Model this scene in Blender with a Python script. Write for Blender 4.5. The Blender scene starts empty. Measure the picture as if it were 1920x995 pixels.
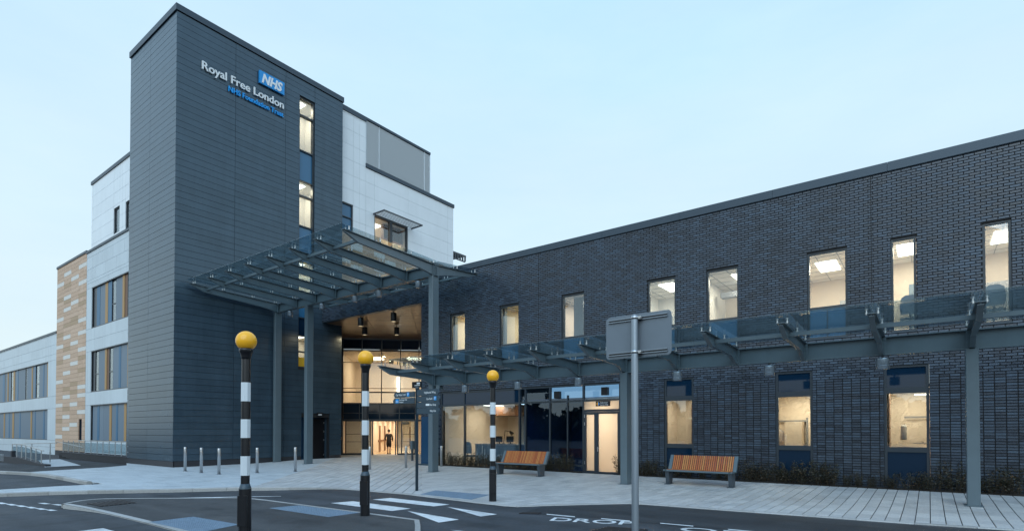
import bpy, math, random
from mathutils import Vector, Matrix
random.seed(7)
sc = bpy.context.scene
COL = sc.collection

# ------------------------------------------------------------------ camera
F = 1039.0; TH = math.radians(36.98); TILT = math.radians(0.9); CAMH = 1.7
CY = 806.5 - F*math.tan(TILT)
cam = bpy.data.cameras.new('camera'); camo = bpy.data.objects.new('camera', cam); COL.objects.link(camo)
camo.location = (0, 0, CAMH); camo.rotation_euler = (math.radians(90)+TILT, 0, TH)
cam.sensor_width = 36; cam.lens = 36*F/1920; cam.shift_y = (CY-497.5)/1920
cam.clip_start = 0.05; cam.clip_end = 3000
sc.camera = camo

# ------------------------------------------------------------------ sky and light
SUN_EL, SUN_AZ = math.radians(5), math.radians(146)
w = bpy.data.worlds.new('World'); sc.world = w; w.use_nodes = True
nt = w.node_tree; nt.nodes.clear()
out = nt.nodes.new('ShaderNodeOutputWorld'); bg = nt.nodes.new('ShaderNodeBackground')
sky = nt.nodes.new('ShaderNodeTexSky'); sky.sky_type = 'NISHITA'; sky.sun_disc = False
sky.sun_elevation = SUN_EL; sky.sun_rotation = SUN_AZ
sky.air_density = 1.0; sky.dust_density = 0.6; sky.ozone_density = 2.2
mx = nt.nodes.new('ShaderNodeMix'); mx.data_type = 'RGBA'; mx.blend_type = 'MIX'
mx.inputs[0].default_value = 0.72
vm = nt.nodes.new('ShaderNodeValToRGB')      # thin high cloud veil that evens the dusk sky, deeper blue towards the zenith
_e0 = vm.color_ramp.elements; _e0[0].color = (.64, .735, .745, 1); _e0[1].position = 1; _e0[1].color = (.29, .56, 1.0, 1); _m = _e0.new(.55); _m.color = (.465, .66, .83, 1)
vs_ = nt.nodes.new('ShaderNodeVectorMath'); vs_.operation = 'SCALE'; vs_.inputs[3].default_value = 13.6
tcs = nt.nodes.new('ShaderNodeTexCoord'); sx_ = nt.nodes.new('ShaderNodeSeparateXYZ'); nt.links.new(tcs.outputs['Generated'], sx_.inputs[0])
mz = nt.nodes.new('ShaderNodeMapRange'); mz.inputs[1].default_value = .0; mz.inputs[2].default_value = 1.0
nz0 = nt.nodes.new('ShaderNodeTexNoise'); nz0.inputs['Scale'].default_value = 2.2; nz0.inputs['Detail'].default_value = 7; nz0.inputs['Roughness'].default_value = .6
mp0 = nt.nodes.new('ShaderNodeMapping'); mp0.inputs['Scale'].default_value = (1, 1, 3.5); nt.links.new(tcs.outputs['Generated'], mp0.inputs[0]); nt.links.new(mp0.outputs[0], nz0.inputs['Vector'])
ad0 = nt.nodes.new('ShaderNodeMath'); ad0.operation = 'MULTIPLY_ADD'; ad0.inputs[1].default_value = .4; ad0.inputs[2].default_value = -.2
ad1 = nt.nodes.new('ShaderNodeMath'); ad1.operation = 'ADD'; nt.links.new(nz0.outputs[0], ad0.inputs[0]); nt.links.new(ad0.outputs[0], ad1.inputs[0]); nt.links.new(sx_.outputs[2], ad1.inputs[1])
nt.links.new(ad1.outputs[0], mz.inputs[0]); nt.links.new(mz.outputs[0], vm.inputs[0]); nt.links.new(vm.outputs[0], vs_.inputs[0]); nt.links.new(vs_.outputs[0], mx.inputs[7])
nz = nt.nodes.new('ShaderNodeTexNoise'); nz.inputs['Scale'].default_value = 1.6; nz.inputs['Detail'].default_value = 5
mp = nt.nodes.new('ShaderNodeMapping'); mp.inputs['Scale'].default_value = (1, 1, 4)
tc = nt.nodes.new('ShaderNodeTexCoord'); nt.links.new(tc.outputs['Generated'], mp.inputs[0]); nt.links.new(mp.outputs[0], nz.inputs['Vector'])
mr = nt.nodes.new('ShaderNodeMapRange'); mr.inputs[1].default_value = .3; mr.inputs[2].default_value = .7; mr.inputs[3].default_value = .84; mr.inputs[4].default_value = .92
nt.links.new(nz.outputs[0], mr.inputs[0]); nt.links.new(mr.outputs[0], mx.inputs[0])
nt.links.new(sky.outputs[0], mx.inputs[6]); nt.links.new(mx.outputs[2], bg.inputs[0])
bg.inputs[1].default_value = 0.106
nt.links.new(bg.outputs[0], out.inputs[0])
sl = bpy.data.lights.new('sun', 'SUN'); sl.energy = 1.7; sl.angle = math.radians(60); sl.color = (.72, .88, 1)
so = bpy.data.objects.new('sun', sl); COL.objects.link(so)
_d = Vector((.34, -.70, .62))
so.rotation_euler = _d.to_track_quat('Z', 'Y').to_euler()
sc.view_settings.view_transform = 'Standard'; sc.view_settings.look = 'None'
sc.view_settings.exposure = 0.0; sc.view_settings.gamma = 1
sc.cycles.max_bounces = 8; sc.cycles.transparent_max_bounces = 24
sc.cycles.diffuse_bounces = 4; sc.cycles.caustics_reflective = False; sc.cycles.caustics_refractive = False
sc.cycles.sample_clamp_indirect = 4
sc.cycles.use_denoising = True

# ------------------------------------------------------------------ measuring: a sight line from the camera point met with a real plane
def ray(px, py):
    X = px-960; Yu = CY-py
    d = F*math.cos(TILT)-Yu*math.sin(TILT); z = F*math.sin(TILT)+Yu*math.cos(TILT)
    c, s = math.cos(TH), math.sin(TH)
    return (X*c-d*s, X*s+d*c, z)
def Py(px, py, y): r = ray(px, py); t = y/r[1]; return (r[0]*t, y, CAMH+r[2]*t)
def Px(px, py, x): r = ray(px, py); t = x/r[0]; return (x, r[1]*t, CAMH+r[2]*t)
def Pz(px, py, z=0.0): r = ray(px, py); t = (z-CAMH)/r[2]; return (r[0]*t, r[1]*t, z)
def dist(p): return math.hypot(p[0], p[1])

# ------------------------------------------------------------------ materials
MATS = {}
def mat(name, col, rough=.5, metal=0, var=0.0, bump=0.0, scale=20.0, rnd=0.0, spec=.5, coat=0, stretch=None, streak=0, stain=0):
    if name in MATS: return MATS[name]
    m = bpy.data.materials.new(name); m.use_nodes = True; n = m.node_tree; b = n.nodes['Principled BSDF']
    b.inputs['Roughness'].default_value = rough; b.inputs['Metallic'].default_value = metal
    b.inputs['Specular IOR Level'].default_value = spec
    b.inputs['Coat Weight'].default_value = coat
    c4 = (col[0], col[1], col[2], 1); b.inputs['Base Color'].default_value = c4
    src = None
    if var or bump:
        tcn = n.nodes.new('ShaderNodeTexCoord'); mpn = n.nodes.new('ShaderNodeMapping'); no = n.nodes.new('ShaderNodeTexNoise')
        geo = n.nodes.new('ShaderNodeNewGeometry')
        n.links.new(geo.outputs['Position'], mpn.inputs[0]); n.links.new(mpn.outputs[0], no.inputs['Vector'])
        if stretch: mpn.inputs['Scale'].default_value = stretch
        no.inputs['Scale'].default_value = scale; no.inputs['Detail'].default_value = 6; no.inputs['Roughness'].default_value = .65
    if var or rnd:
        h = n.nodes.new('ShaderNodeHueSaturation'); h.inputs['Color'].default_value = c4
        add = n.nodes.new('ShaderNodeMath'); add.operation = 'ADD'; add.inputs[0].default_value = 1; add.inputs[1].default_value = 0
        if var:
            r1 = n.nodes.new('ShaderNodeMapRange'); r1.inputs[1].default_value = .3; r1.inputs[2].default_value = .7
            r1.inputs[3].default_value = 1-var; r1.inputs[4].default_value = 1+var
            n.links.new(no.outputs[0], r1.inputs[0]); n.links.new(r1.outputs[0], add.inputs[0])
        if rnd:
            fr = rand_node(n); r2 = n.nodes.new('ShaderNodeMapRange'); r2.inputs[3].default_value = -rnd; r2.inputs[4].default_value = rnd
            n.links.new(fr, r2.inputs[0]); n.links.new(r2.outputs[0], add.inputs[1])
        n.links.new(add.outputs[0], h.inputs['Value']); n.links.new(weather(n, h.outputs[0], streak, stain), b.inputs['Base Color'])
    if bump:
        bp = n.nodes.new('ShaderNodeBump'); bp.inputs['Strength'].default_value = min(1, bump); bp.inputs['Distance'].default_value = .01
        n.links.new(no.outputs[0], bp.inputs['Height']); n.links.new(bp.outputs[0], b.inputs['Normal'])
    MATS[name] = m; return m
def weather(n, sock, streak, stain):
    """multiply a colour by run-off streaks and blotches fixed in the place"""
    geo = n.nodes.new('ShaderNodeNewGeometry'); last = sock
    for k, (sc_, amt, lo, hi, det) in enumerate((((2.6, 2.6, .16), streak, .42, .75, 5), ((1.1, 1.1, 1.1), stain, .52, .62, 8))):
        if not amt: continue
        mp_ = n.nodes.new('ShaderNodeMapping'); mp_.inputs['Scale'].default_value = sc_; mp_.inputs['Location'].default_value = (k*7, 3, 1)
        no = n.nodes.new('ShaderNodeTexNoise'); no.inputs['Scale'].default_value = 1; no.inputs['Detail'].default_value = det; no.inputs['Roughness'].default_value = .62
        n.links.new(geo.outputs['Position'], mp_.inputs[0]); n.links.new(mp_.outputs[0], no.inputs['Vector'])
        r_ = n.nodes.new('ShaderNodeMapRange'); r_.inputs[1].default_value = lo; r_.inputs[2].default_value = hi; r_.inputs[3].default_value = 1; r_.inputs[4].default_value = 1-amt
        n.links.new(no.outputs[0], r_.inputs[0]); h = n.nodes.new('ShaderNodeHueSaturation'); n.links.new(r_.outputs[0], h.inputs['Value']); n.links.new(last, h.inputs['Color']); last = h.outputs[0]
    return last
def rand_node(n):
    geo = n.nodes.new('ShaderNodeNewGeometry'); oi = n.nodes.new('ShaderNodeObjectInfo')
    a = n.nodes.new('ShaderNodeMath'); a.operation = 'ADD'; f = n.nodes.new('ShaderNodeMath'); f.operation = 'FRACT'
    n.links.new(geo.outputs['Random Per Island'], a.inputs[0]); n.links.new(oi.outputs['Random'], a.inputs[1]); n.links.new(a.outputs[0], f.inputs[0])
    return f.outputs[0]
def ramp_mat(name, stops, rough=.5, bump=.3, scale=30, patch=0.0, rough_var=0.0, spec=.5, streak=0, stain=0):
    """each piece takes its own colour from the ramp; patch shifts whole areas"""
    m = bpy.data.materials.new(name); m.use_nodes = True; n = m.node_tree; b = n.nodes['Principled BSDF']
    b.inputs['Roughness'].default_value = rough; b.inputs['Specular IOR Level'].default_value = spec
    fr = rand_node(n); cr = n.nodes.new('ShaderNodeValToRGB')
    e = cr.color_ramp.elements
    while len(e) < len(stops): e.new(.5)
    for k, (p, c) in enumerate(stops): e[k].position = p; e[k].color = (*c, 1)
    geo = n.nodes.new('ShaderNodeNewGeometry')
    fac = fr
    if patch:
        n2 = n.nodes.new('ShaderNodeTexNoise'); n2.inputs['Scale'].default_value = .45; n2.inputs['Detail'].default_value = 3
        n.links.new(geo.outputs['Position'], n2.inputs['Vector'])
        mm = n.nodes.new('ShaderNodeMath'); mm.operation = 'MULTIPLY_ADD'; mm.inputs[1].default_value = patch*2; mm.inputs[2].default_value = -patch
        n.links.new(n2.outputs[0], mm.inputs[0]); ad = n.nodes.new('ShaderNodeMath'); ad.operation = 'ADD'; ad.use_clamp = True
        n.links.new(fr, ad.inputs[0]); n.links.new(mm.outputs[0], ad.inputs[1]); fac = ad.outputs[0]
    n.links.new(fac, cr.inputs[0])
    no = n.nodes.new('ShaderNodeTexNoise'); no.inputs['Scale'].default_value = scale; no.inputs['Detail'].default_value = 6
    n.links.new(geo.outputs['Position'], no.inputs['Vector'])
    h = n.nodes.new('ShaderNodeHueSaturation'); r1 = n.nodes.new('ShaderNodeMapRange'); r1.inputs[1].default_value = .3; r1.inputs[2].default_value = .7
    r1.inputs[3].default_value = .85; r1.inputs[4].default_value = 1.15
    n.links.new(no.outputs[0], r1.inputs[0]); n.links.new(r1.outputs[0], h.inputs['Value']); n.links.new(cr.outputs[0], h.inputs['Color'])
    n.links.new(weather(n, h.outputs[0], streak, stain), b.inputs['Base Color'])
    if bump:
        bp = n.nodes.new('ShaderNodeBump'); bp.inputs['Strength'].default_value = bump; bp.inputs['Distance'].default_value = .006
        n.links.new(no.outputs[0], bp.inputs['Height']); n.links.new(bp.outputs[0], b.inputs['Normal'])
    if rough_var:
        r3 = n.nodes.new('ShaderNodeMapRange'); r3.inputs[3].default_value = rough-rough_var; r3.inputs[4].default_value = rough+rough_var
        n.links.new(fr, r3.inputs[0]); n.links.new(r3.outputs[0], b.inputs['Roughness'])
    MATS[name] = m; return m
def glass_mat(name, tint=(.9, .95, .96), f0=.05, rough=0.0, frost=0.0):
    m = bpy.data.materials.new(name); m.use_nodes = True; n = m.node_tree; n.nodes.clear()
    o = n.nodes.new('ShaderNodeOutputMaterial'); mix = n.nodes.new('ShaderNodeMixShader'); tr = n.nodes.new('ShaderNodeBsdfTransparent')
    gl = n.nodes.new('ShaderNodeBsdfGlossy'); gl.inputs['Roughness'].default_value = rough; tr.inputs[0].default_value = (*tint, 1)
    gl.inputs[0].default_value = (.92, .97, 1, 1)
    lw = n.nodes.new('ShaderNodeLayerWeight'); lw.inputs['Blend'].default_value = .5
    p = n.nodes.new('ShaderNodeMath'); p.operation = 'POWER'; p.inputs[1].default_value = 4.5
    ma = n.nodes.new('ShaderNodeMath'); ma.operation = 'MULTIPLY_ADD'; ma.inputs[1].default_value = 1-f0; ma.inputs[2].default_value = f0
    n.links.new(lw.outputs['Facing'], p.inputs[0]); n.links.new(p.outputs[0], ma.inputs[0]); n.links.new(ma.outputs[0], mix.inputs[0])
    nn = n.nodes.new('ShaderNodeTexNoise'); nn.inputs['Scale'].default_value = .8
    gg = n.nodes.new('ShaderNodeNewGeometry'); n.links.new(gg.outputs['Position'], nn.inputs['Vector'])
    bp = n.nodes.new('ShaderNodeBump'); bp.inputs['Strength'].default_value = .12; bp.inputs['Distance'].default_value = .02
    n.links.new(nn.outputs[0], bp.inputs['Height']); n.links.new(bp.outputs[0], gl.inputs['Normal'])
    if frost:
        tl = n.nodes.new('ShaderNodeBsdfTranslucent'); tl.inputs[0].default_value = (.85, .88, .9, 1)
        m2 = n.nodes.new('ShaderNodeMixShader'); m2.inputs[0].default_value = frost
        n.links.new(tr.outputs[0], m2.inputs[1]); n.links.new(tl.outputs[0], m2.inputs[2]); n.links.new(m2.outputs[0], mix.inputs[1])
    else: n.links.new(tr.outputs[0], mix.inputs[1])
    n.links.new(gl.outputs[0], mix.inputs[2]); n.links.new(mix.outputs[0], o.inputs[0])
    MATS[name] = m; return m
def emit_mat(name, col, s):
    m = bpy.data.materials.new(name); m.use_nodes = True; b = m.node_tree.nodes['Principled BSDF']
    b.inputs['Base Color'].default_value = (*col, 1); b.inputs['Emission Color'].default_value = (*col, 1); b.inputs['Emission Strength'].default_value = s
    MATS[name] = m; return m

M_panel = mat('slate_panel', (.042, .067, .090), .24, var=.12, bump=.25, scale=1.0, rnd=.09, spec=.8, streak=.14)
M_panel.node_tree.nodes['Principled BSDF'].inputs['Specular Tint'].default_value = (.72, .88, 1, 1)
M_back = mat('dark_backing', (.012, .013, .015), .8)
M_plinth = mat('plinth_brick', (.03, .03, .035), .6, var=.2, bump=.4, scale=25)
M_cope = mat('coping_metal', (.05, .07, .09), .4, .3, spec=.5)
M_steel = mat('grey_painted_steel', (.115, .152, .172), .38, var=.06, scale=3, spec=.5, streak=.12)
M_steeld = mat('dark_steel_edge', (.06, .075, .09), .4)
M_white = mat('white_panel', (.82, .85, .86), .35, rnd=.015, var=.03, scale=.8, streak=.05)
M_lwhite = mat('light_grey_panel', (.56, .62, .65), .4, rnd=.04, var=.04, scale=1, streak=.08)
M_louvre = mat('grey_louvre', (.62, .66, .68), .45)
M_frame = mat('window_frame_dark', (.035, .045, .055), .35)
M_blue = mat('blue_spandrel_glass', (.03, .14, .26), .12, spec=.7)
M_dkglass = mat('dark_spandrel_glass', (.005, .022, .048), .05, spec=.5)
M_orange = mat('orange_fin', (.40, .22, .07), .45)
M_brown = mat('brown_panel', (.16, .07, .03), .5)
M_yellow = mat('yellow_panel', (.75, .45, .03), .4)
M_bluefin = mat('blue_fin', (.015, .12, .23), .4)
M_slatefin = mat('slate_blue_panel', (.13, .18, .23), .45, rnd=.1)
M_brick = ramp_mat('dark_blue_brick', [(0, (.036, .045, .060)), (.3, (.044, .058, .080)), (.7, (.050, .070, .098)), (1, (.062, .092, .130))], .32, .5, 45, patch=.45, rough_var=.1, spec=.6, streak=.22, stain=.10)
M_mortar = mat('dark_mortar', (.016, .015, .015), .9, bump=.3, scale=60)
M_terra = ramp_mat('terracotta_tile', [(0, (.56, .37, .25)), (.5, (.60, .405, .275)), (1, (.64, .44, .31))], .6, .2, 12)
M_terrad = mat('terracotta_tile_dark', (.46, .31, .19), .6, var=.08, scale=10)
M_terraw = mat('terracotta_tile_white', (.72, .68, .62), .6, var=.05, scale=10)
M_glass = glass_mat('window_glass', (.82, .88, .9), .10)
M_cglass = glass_mat('canopy_glass', (.83, .90, .92), .055)
M_rglass = glass_mat('rail_glass', (.8, .88, .9), .06)
M_dglass = glass_mat('dark_tinted_glass', (.45, .60, .75), .07)
M_frost = glass_mat('frosted_glass', (.9, .9, .88), .06, frost=.55)
M_cream = mat('interior_cream', (.74, .65, .55), .8)
M_iwhite = mat('interior_white', (.78, .76, .72), .8)
M_iyellow = mat('interior_yellow', (.80, .62, .20), .8)
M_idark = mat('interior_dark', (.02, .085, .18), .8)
M_ired = mat('interior_coral', (.62, .22, .13), .7)
M_igrey = mat('interior_grey', (.25, .26, .28), .7)
M_ifloor = mat('interior_floor', (.55, .42, .28), .25, var=.05, scale=2)
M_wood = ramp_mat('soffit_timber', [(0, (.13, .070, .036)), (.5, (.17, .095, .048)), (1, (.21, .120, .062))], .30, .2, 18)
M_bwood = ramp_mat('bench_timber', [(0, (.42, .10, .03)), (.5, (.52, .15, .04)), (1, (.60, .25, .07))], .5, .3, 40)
M_lamp = emit_mat('ceiling_light_on', (1, .93, .80), 4)
M_lampw = emit_mat('ceiling_light_warm', (1, .82, .58), 7)
M_lamps = emit_mat('downlight_lens', (1, .8, .5), .5)
M_ss = mat('brushed_steel', (.52, .52, .52), .3, 1.0)
M_alu = mat('dull_aluminium', (.30, .34, .38), .42, .7)
M_signback = mat('sign_back_grey', (.17, .20, .23), .45, .2, var=.04, scale=4)
M_black = mat('gloss_black', (.008, .008, .01), .3)
M_bwhite = mat('band_white', (.66, .70, .72), .35)
M_amber = mat('amber_globe', (1.0, .47, .02), .22, spec=.5)
M_post = mat('fingerpost_blue_grey', (.03, .055, .075), .4)
M_txt = mat('sign_white', (.80, .82, .82), .5)
M_nhs = mat('sign_blue', (.01, .28, .66), .4)
M_txtb = mat('letter_blue', (.01, .36, .85), .4)
M_kerb = ramp_mat('kerb_concrete', [(0, (.30, .29, .27)), (1, (.42, .41, .39))], .8, .7, 35)
M_pave = ramp_mat('paving_slab', [(0, (.42, .405, .385)), (.5, (.47, .455, .435)), (1, (.53, .51, .48))], .65, .35, 30, patch=.25, stain=.16)
M_pavel = ramp_mat('paving_slab_pale', [(0, (.44, .47, .48)), (1, (.50, .53, .54))], .55, .3, 25, patch=.3, stain=.12)
M_joint = mat('paving_joint', (.07, .07, .07), .9)
M_tact = ramp_mat('tactile_blue_grey', [(0, (.13, .18, .23)), (1, (.17, .23, .29))], .6, .4, 40)
M_line = mat('road_paint', (.68, .69, .68), .6, var=.16, scale=9, stain=.30)
M_leaf = ramp_mat('dark_leaf', [(0, (.018, .020, .012)), (.6, (.035, .035, .018)), (.9, (.07, .045, .02)), (1, (.12, .07, .03))], .5, 0, 10)
M_twig = mat('twig', (.05, .035, .02), .8)
M_soil = mat('soil', (.025, .018, .012), .95, var=.4, bump=1, scale=30)
M_skin = mat('skin', (.42, .25, .18), .5)
M_cloth = mat('dark_cloth', (.012, .012, .015), .85)
M_hair = mat('dark_hair', (.02, .014, .01), .6)
def asphalt(name, a, b_, rough=.75, grit=.5):
    m = bpy.data.materials.new(name); m.use_nodes = True; n = m.node_tree; b = n.nodes['Principled BSDF']
    geo = n.nodes.new('ShaderNodeNewGeometry')
    n1 = n.nodes.new('ShaderNodeTexNoise'); n1.inputs['Scale'].default_value = .55; n1.inputs['Detail'].default_value = 8; n1.inputs['Roughness'].default_value = .7
    n2 = n.nodes.new('ShaderNodeTexVoronoi'); n2.inputs['Scale'].default_value = 70
    n3 = n.nodes.new('ShaderNodeTexNoise'); n3.inputs['Scale'].default_value = 130; n3.inputs['Detail'].default_value = 3
    for x in (n1, n2, n3): n.links.new(geo.outputs['Position'], x.inputs['Vector'])
    cr = n.nodes.new('ShaderNodeValToRGB'); cr.color_ramp.elements[0].color = (*a, 1); cr.color_ramp.elements[1].color = (*b_, 1)
    cr.color_ramp.elements[0].position = .3; cr.color_ramp.elements[1].position = .7
    n.links.new(n1.outputs[0], cr.inputs[0])
    sp = n.nodes.new('ShaderNodeMapRange'); sp.inputs[1].default_value = .35; sp.inputs[2].default_value = .75; sp.inputs[3].default_value = 1-grit; sp.inputs[4].default_value = 1+grit*1.6
    n.links.new(n3.outputs[0], sp.inputs[0]); h = n.nodes.new('ShaderNodeHueSaturation'); n.links.new(sp.outputs[0], h.inputs['Value']); n.links.new(cr.outputs[0], h.inputs['Color'])
    wv = n.nodes.new('ShaderNodeTexNoise'); mpw = n.nodes.new('ShaderNodeMapping'); mpw.inputs['Rotation'].default_value = (0, 0, .25); mpw.inputs['Scale'].default_value = (.12, 1.1, 1)
    n.links.new(geo.outputs['Position'], mpw.inputs[0]); n.links.new(mpw.outputs[0], wv.inputs['Vector']); wv.inputs['Scale'].default_value = 1.6; wv.inputs['Detail'].default_value = 3
    rw = n.nodes.new('ShaderNodeMapRange'); rw.inputs[1].default_value = .35; rw.inputs[2].default_value = .65; rw.inputs[3].default_value = .78; rw.inputs[4].default_value = 1.22
    n.links.new(wv.outputs[0], rw.inputs[0]); hw = n.nodes.new('ShaderNodeHueSaturation'); n.links.new(rw.outputs[0], hw.inputs['Value']); n.links.new(h.outputs[0], hw.inputs['Color'])
    n.links.new(weather(n, hw.outputs[0], 0, .35), b.inputs['Base Color'])
    rr0 = n.nodes.new('ShaderNodeMapRange'); rr0.inputs[1].default_value = .3; rr0.inputs[2].default_value = .7; rr0.inputs[3].default_value = rough-.22; rr0.inputs[4].default_value = min(1, rough+.12)
    n.links.new(n1.outputs[0], rr0.inputs[0]); n.links.new(rr0.outputs[0], b.inputs['Roughness'])
    bp = n.nodes.new('ShaderNodeBump'); bp.inputs['Strength'].default_value = .5; bp.inputs['Distance'].default_value = .006
    n.links.new(n2.outputs[0], bp.inputs['Height']); n.links.new(bp.outputs[0], b.inputs['Normal'])
    MATS[name] = m; return m
M_road = asphalt('road_asphalt', (.030, .034, .039), (.056, .060, .066))
M_new = asphalt('new_asphalt', (.022, .024, .027), (.032, .034, .036), .8)
M_isl = asphalt('island_asphalt', (.044, .043, .043), (.068, .067, .066), .8)

# ------------------------------------------------------------------ building helpers
OFF = {}
def tag(o, label=None, cat=None, group=None, kind=None):
    if label: o['label'] = label
    if cat: o['category'] = cat
    if group: o['group'] = group
    if kind: o['kind'] = kind
    return o
def empty(name, label, cat, loc=(0, 0, 0), rz=0, group=None):
    o = bpy.data.objects.new(name, None); COL.objects.link(o); o.location = loc; o.rotation_euler = (0, 0, rz); o.empty_display_size = .2
    OFF[o] = Vector(loc); return tag(o, label, cat, group)
def link(name, me, parent=None, loc=None):
    o = bpy.data.objects.new(name, me); COL.objects.link(o)
    if parent: o.parent = parent; OFF[o] = OFF.get(parent, Vector((0, 0, 0)))
    else: OFF[o] = Vector((0, 0, 0))
    if loc: o.location = loc
    return o
class MB:
    def __init__(s, T=None): s.v = []; s.f = []; s.T = T; s.smooth = []
    def add(s, vs, fs, sm=False):
        b = len(s.v); s.v += [s.T(p) if s.T else tuple(p) for p in vs]; s.f += [tuple(i+b for i in f) for f in fs]; s.smooth += [sm]*len(fs); return s
    def box(s, x0, y0, z0, x1, y1, z1):
        if x1 < x0: x0, x1 = x1, x0
        if y1 < y0: y0, y1 = y1, y0
        if z1 < z0: z0, z1 = z1, z0
        return s.add([(x0, y0, z0), (x1, y0, z0), (x1, y1, z0), (x0, y1, z0), (x0, y0, z1), (x1, y0, z1), (x1, y1, z1), (x0, y1, z1)],
                     [(0, 3, 2, 1), (4, 5, 6, 7), (0, 1, 5, 4), (1, 2, 6, 5), (2, 3, 7, 6), (3, 0, 4, 7)])
    def bbox(s, x0, y0, z0, x1, y1, z1, b=.01):
        """box with chamfered vertical edges"""
        P = [(x0+b, y0), (x1-b, y0), (x1, y0+b), (x1, y1-b), (x1-b, y1), (x0+b, y1), (x0, y1-b), (x0, y0+b)]
        return s.prism(P, z0, z1)
    def prism(s, P, z0, z1):
        n = len(P)
        return s.add([(x, y, z0) for x, y in P]+[(x, y, z1) for x, y in P],
                     [tuple(range(n))[::-1], tuple(range(n, 2*n))]+[(i, (i+1) % n, n+(i+1) % n, n+i) for i in range(n)])
    def prism_x(s, P, x0, x1):   # P = (y, z) list
        n = len(P)
        return s.add([(x0, y, z) for y, z in P]+[(x1, y, z) for y, z in P],
                     [tuple(range(n))[::-1], tuple(range(n, 2*n))]+[(i, (i+1) % n, n+(i+1) % n, n+i) for i in range(n)])
    def prism_y(s, P, y0, y1):   # P = (x, z)
        n = len(P)
        return s.add([(x, y0, z) for x, z in P]+[(x, y1, z) for x, z in P],
                     [tuple(range(n)), tuple(range(n, 2*n))[::-1]]+[(i, n+i, n+(i+1) % n, (i+1) % n) for i in range(n)])
    def strip_x(s, pts, x0, x1, t):   # thin plate following (y,z) polyline, thickness t downward
        for (y0, z0), (y1, z1) in zip(pts, pts[1:]):
            s.add([(x0, y0, z0), (x1, y0, z0), (x1, y1, z1), (x0, y1, z1), (x0, y0, z0-t), (x1, y0, z0-t), (x1, y1, z1-t), (x0, y1, z1-t)],
                  [(0, 1, 2, 3), (7, 6, 5, 4), (0, 4, 5, 1), (1, 5, 6, 2), (2, 6, 7, 3), (3, 7, 4, 0)])
        return s
    def tube(s, p0, p1, r, n=10, r1=None, cap=True):
        p0 = Vector(p0); p1 = Vector(p1); r1 = r if r1 is None else r1
        d = (p1-p0).normalized(); a = d.orthogonal().normalized(); b = d.cross(a)
        ring = lambda c, q: [tuple(c+(a*math.cos(2*math.pi*i/n)+b*math.sin(2*math.pi*i/n))*q) for i in range(n)]
        s.add(ring(p0, r)+ring(p1, r1), [(i, (i+1) % n, n+(i+1) % n, n+i) for i in range(n)], True)
        if cap:
            s.add(ring(p0, r), [tuple(range(n))[::-1]]); s.add(ring(p1, r1), [tuple(range(n))])
        return s
    def lathe(s, prof, cx=0, cy=0, n=16, sm=True):   # prof = (r,z)
        vs = []; fs = []
        for r, z in prof: vs += [(cx+r*math.cos(2*math.pi*i/n), cy+r*math.sin(2*math.pi*i/n), z) for i in range(n)]
        for k in range(len(prof)-1): fs += [(k*n+i, k*n+(i+1) % n, (k+1)*n+(i+1) % n, (k+1)*n+i) for i in range(n)]
        fs.append(tuple(range(n))[::-1]); fs.append(tuple(range((len(prof)-1)*n, len(prof)*n)))
        return s.add(vs, fs, sm)
    def mesh(s, name, m, off=None):
        me = bpy.data.meshes.new(name); o = off or Vector((0, 0, 0))
        me.from_pydata([(v[0]-o[0], v[1]-o[1], v[2]-o[2]) for v in s.v], [], s.f)
        if m: me.materials.append(m)
        me.polygons.foreach_set('use_smooth', s.smooth); me.update(); return me
    def build(s, name, m, parent=None, label=None, kind=None):
        o = link(name, s.mesh(name, m, OFF[parent] if parent else None), parent)
        return tag(o, label, kind=kind)
def copy_tree(o, parent=None):
    c = o.copy(); COL.objects.link(c); c.parent = parent
    for ch in list(o.children): copy_tree(ch, c)
    return c
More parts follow.
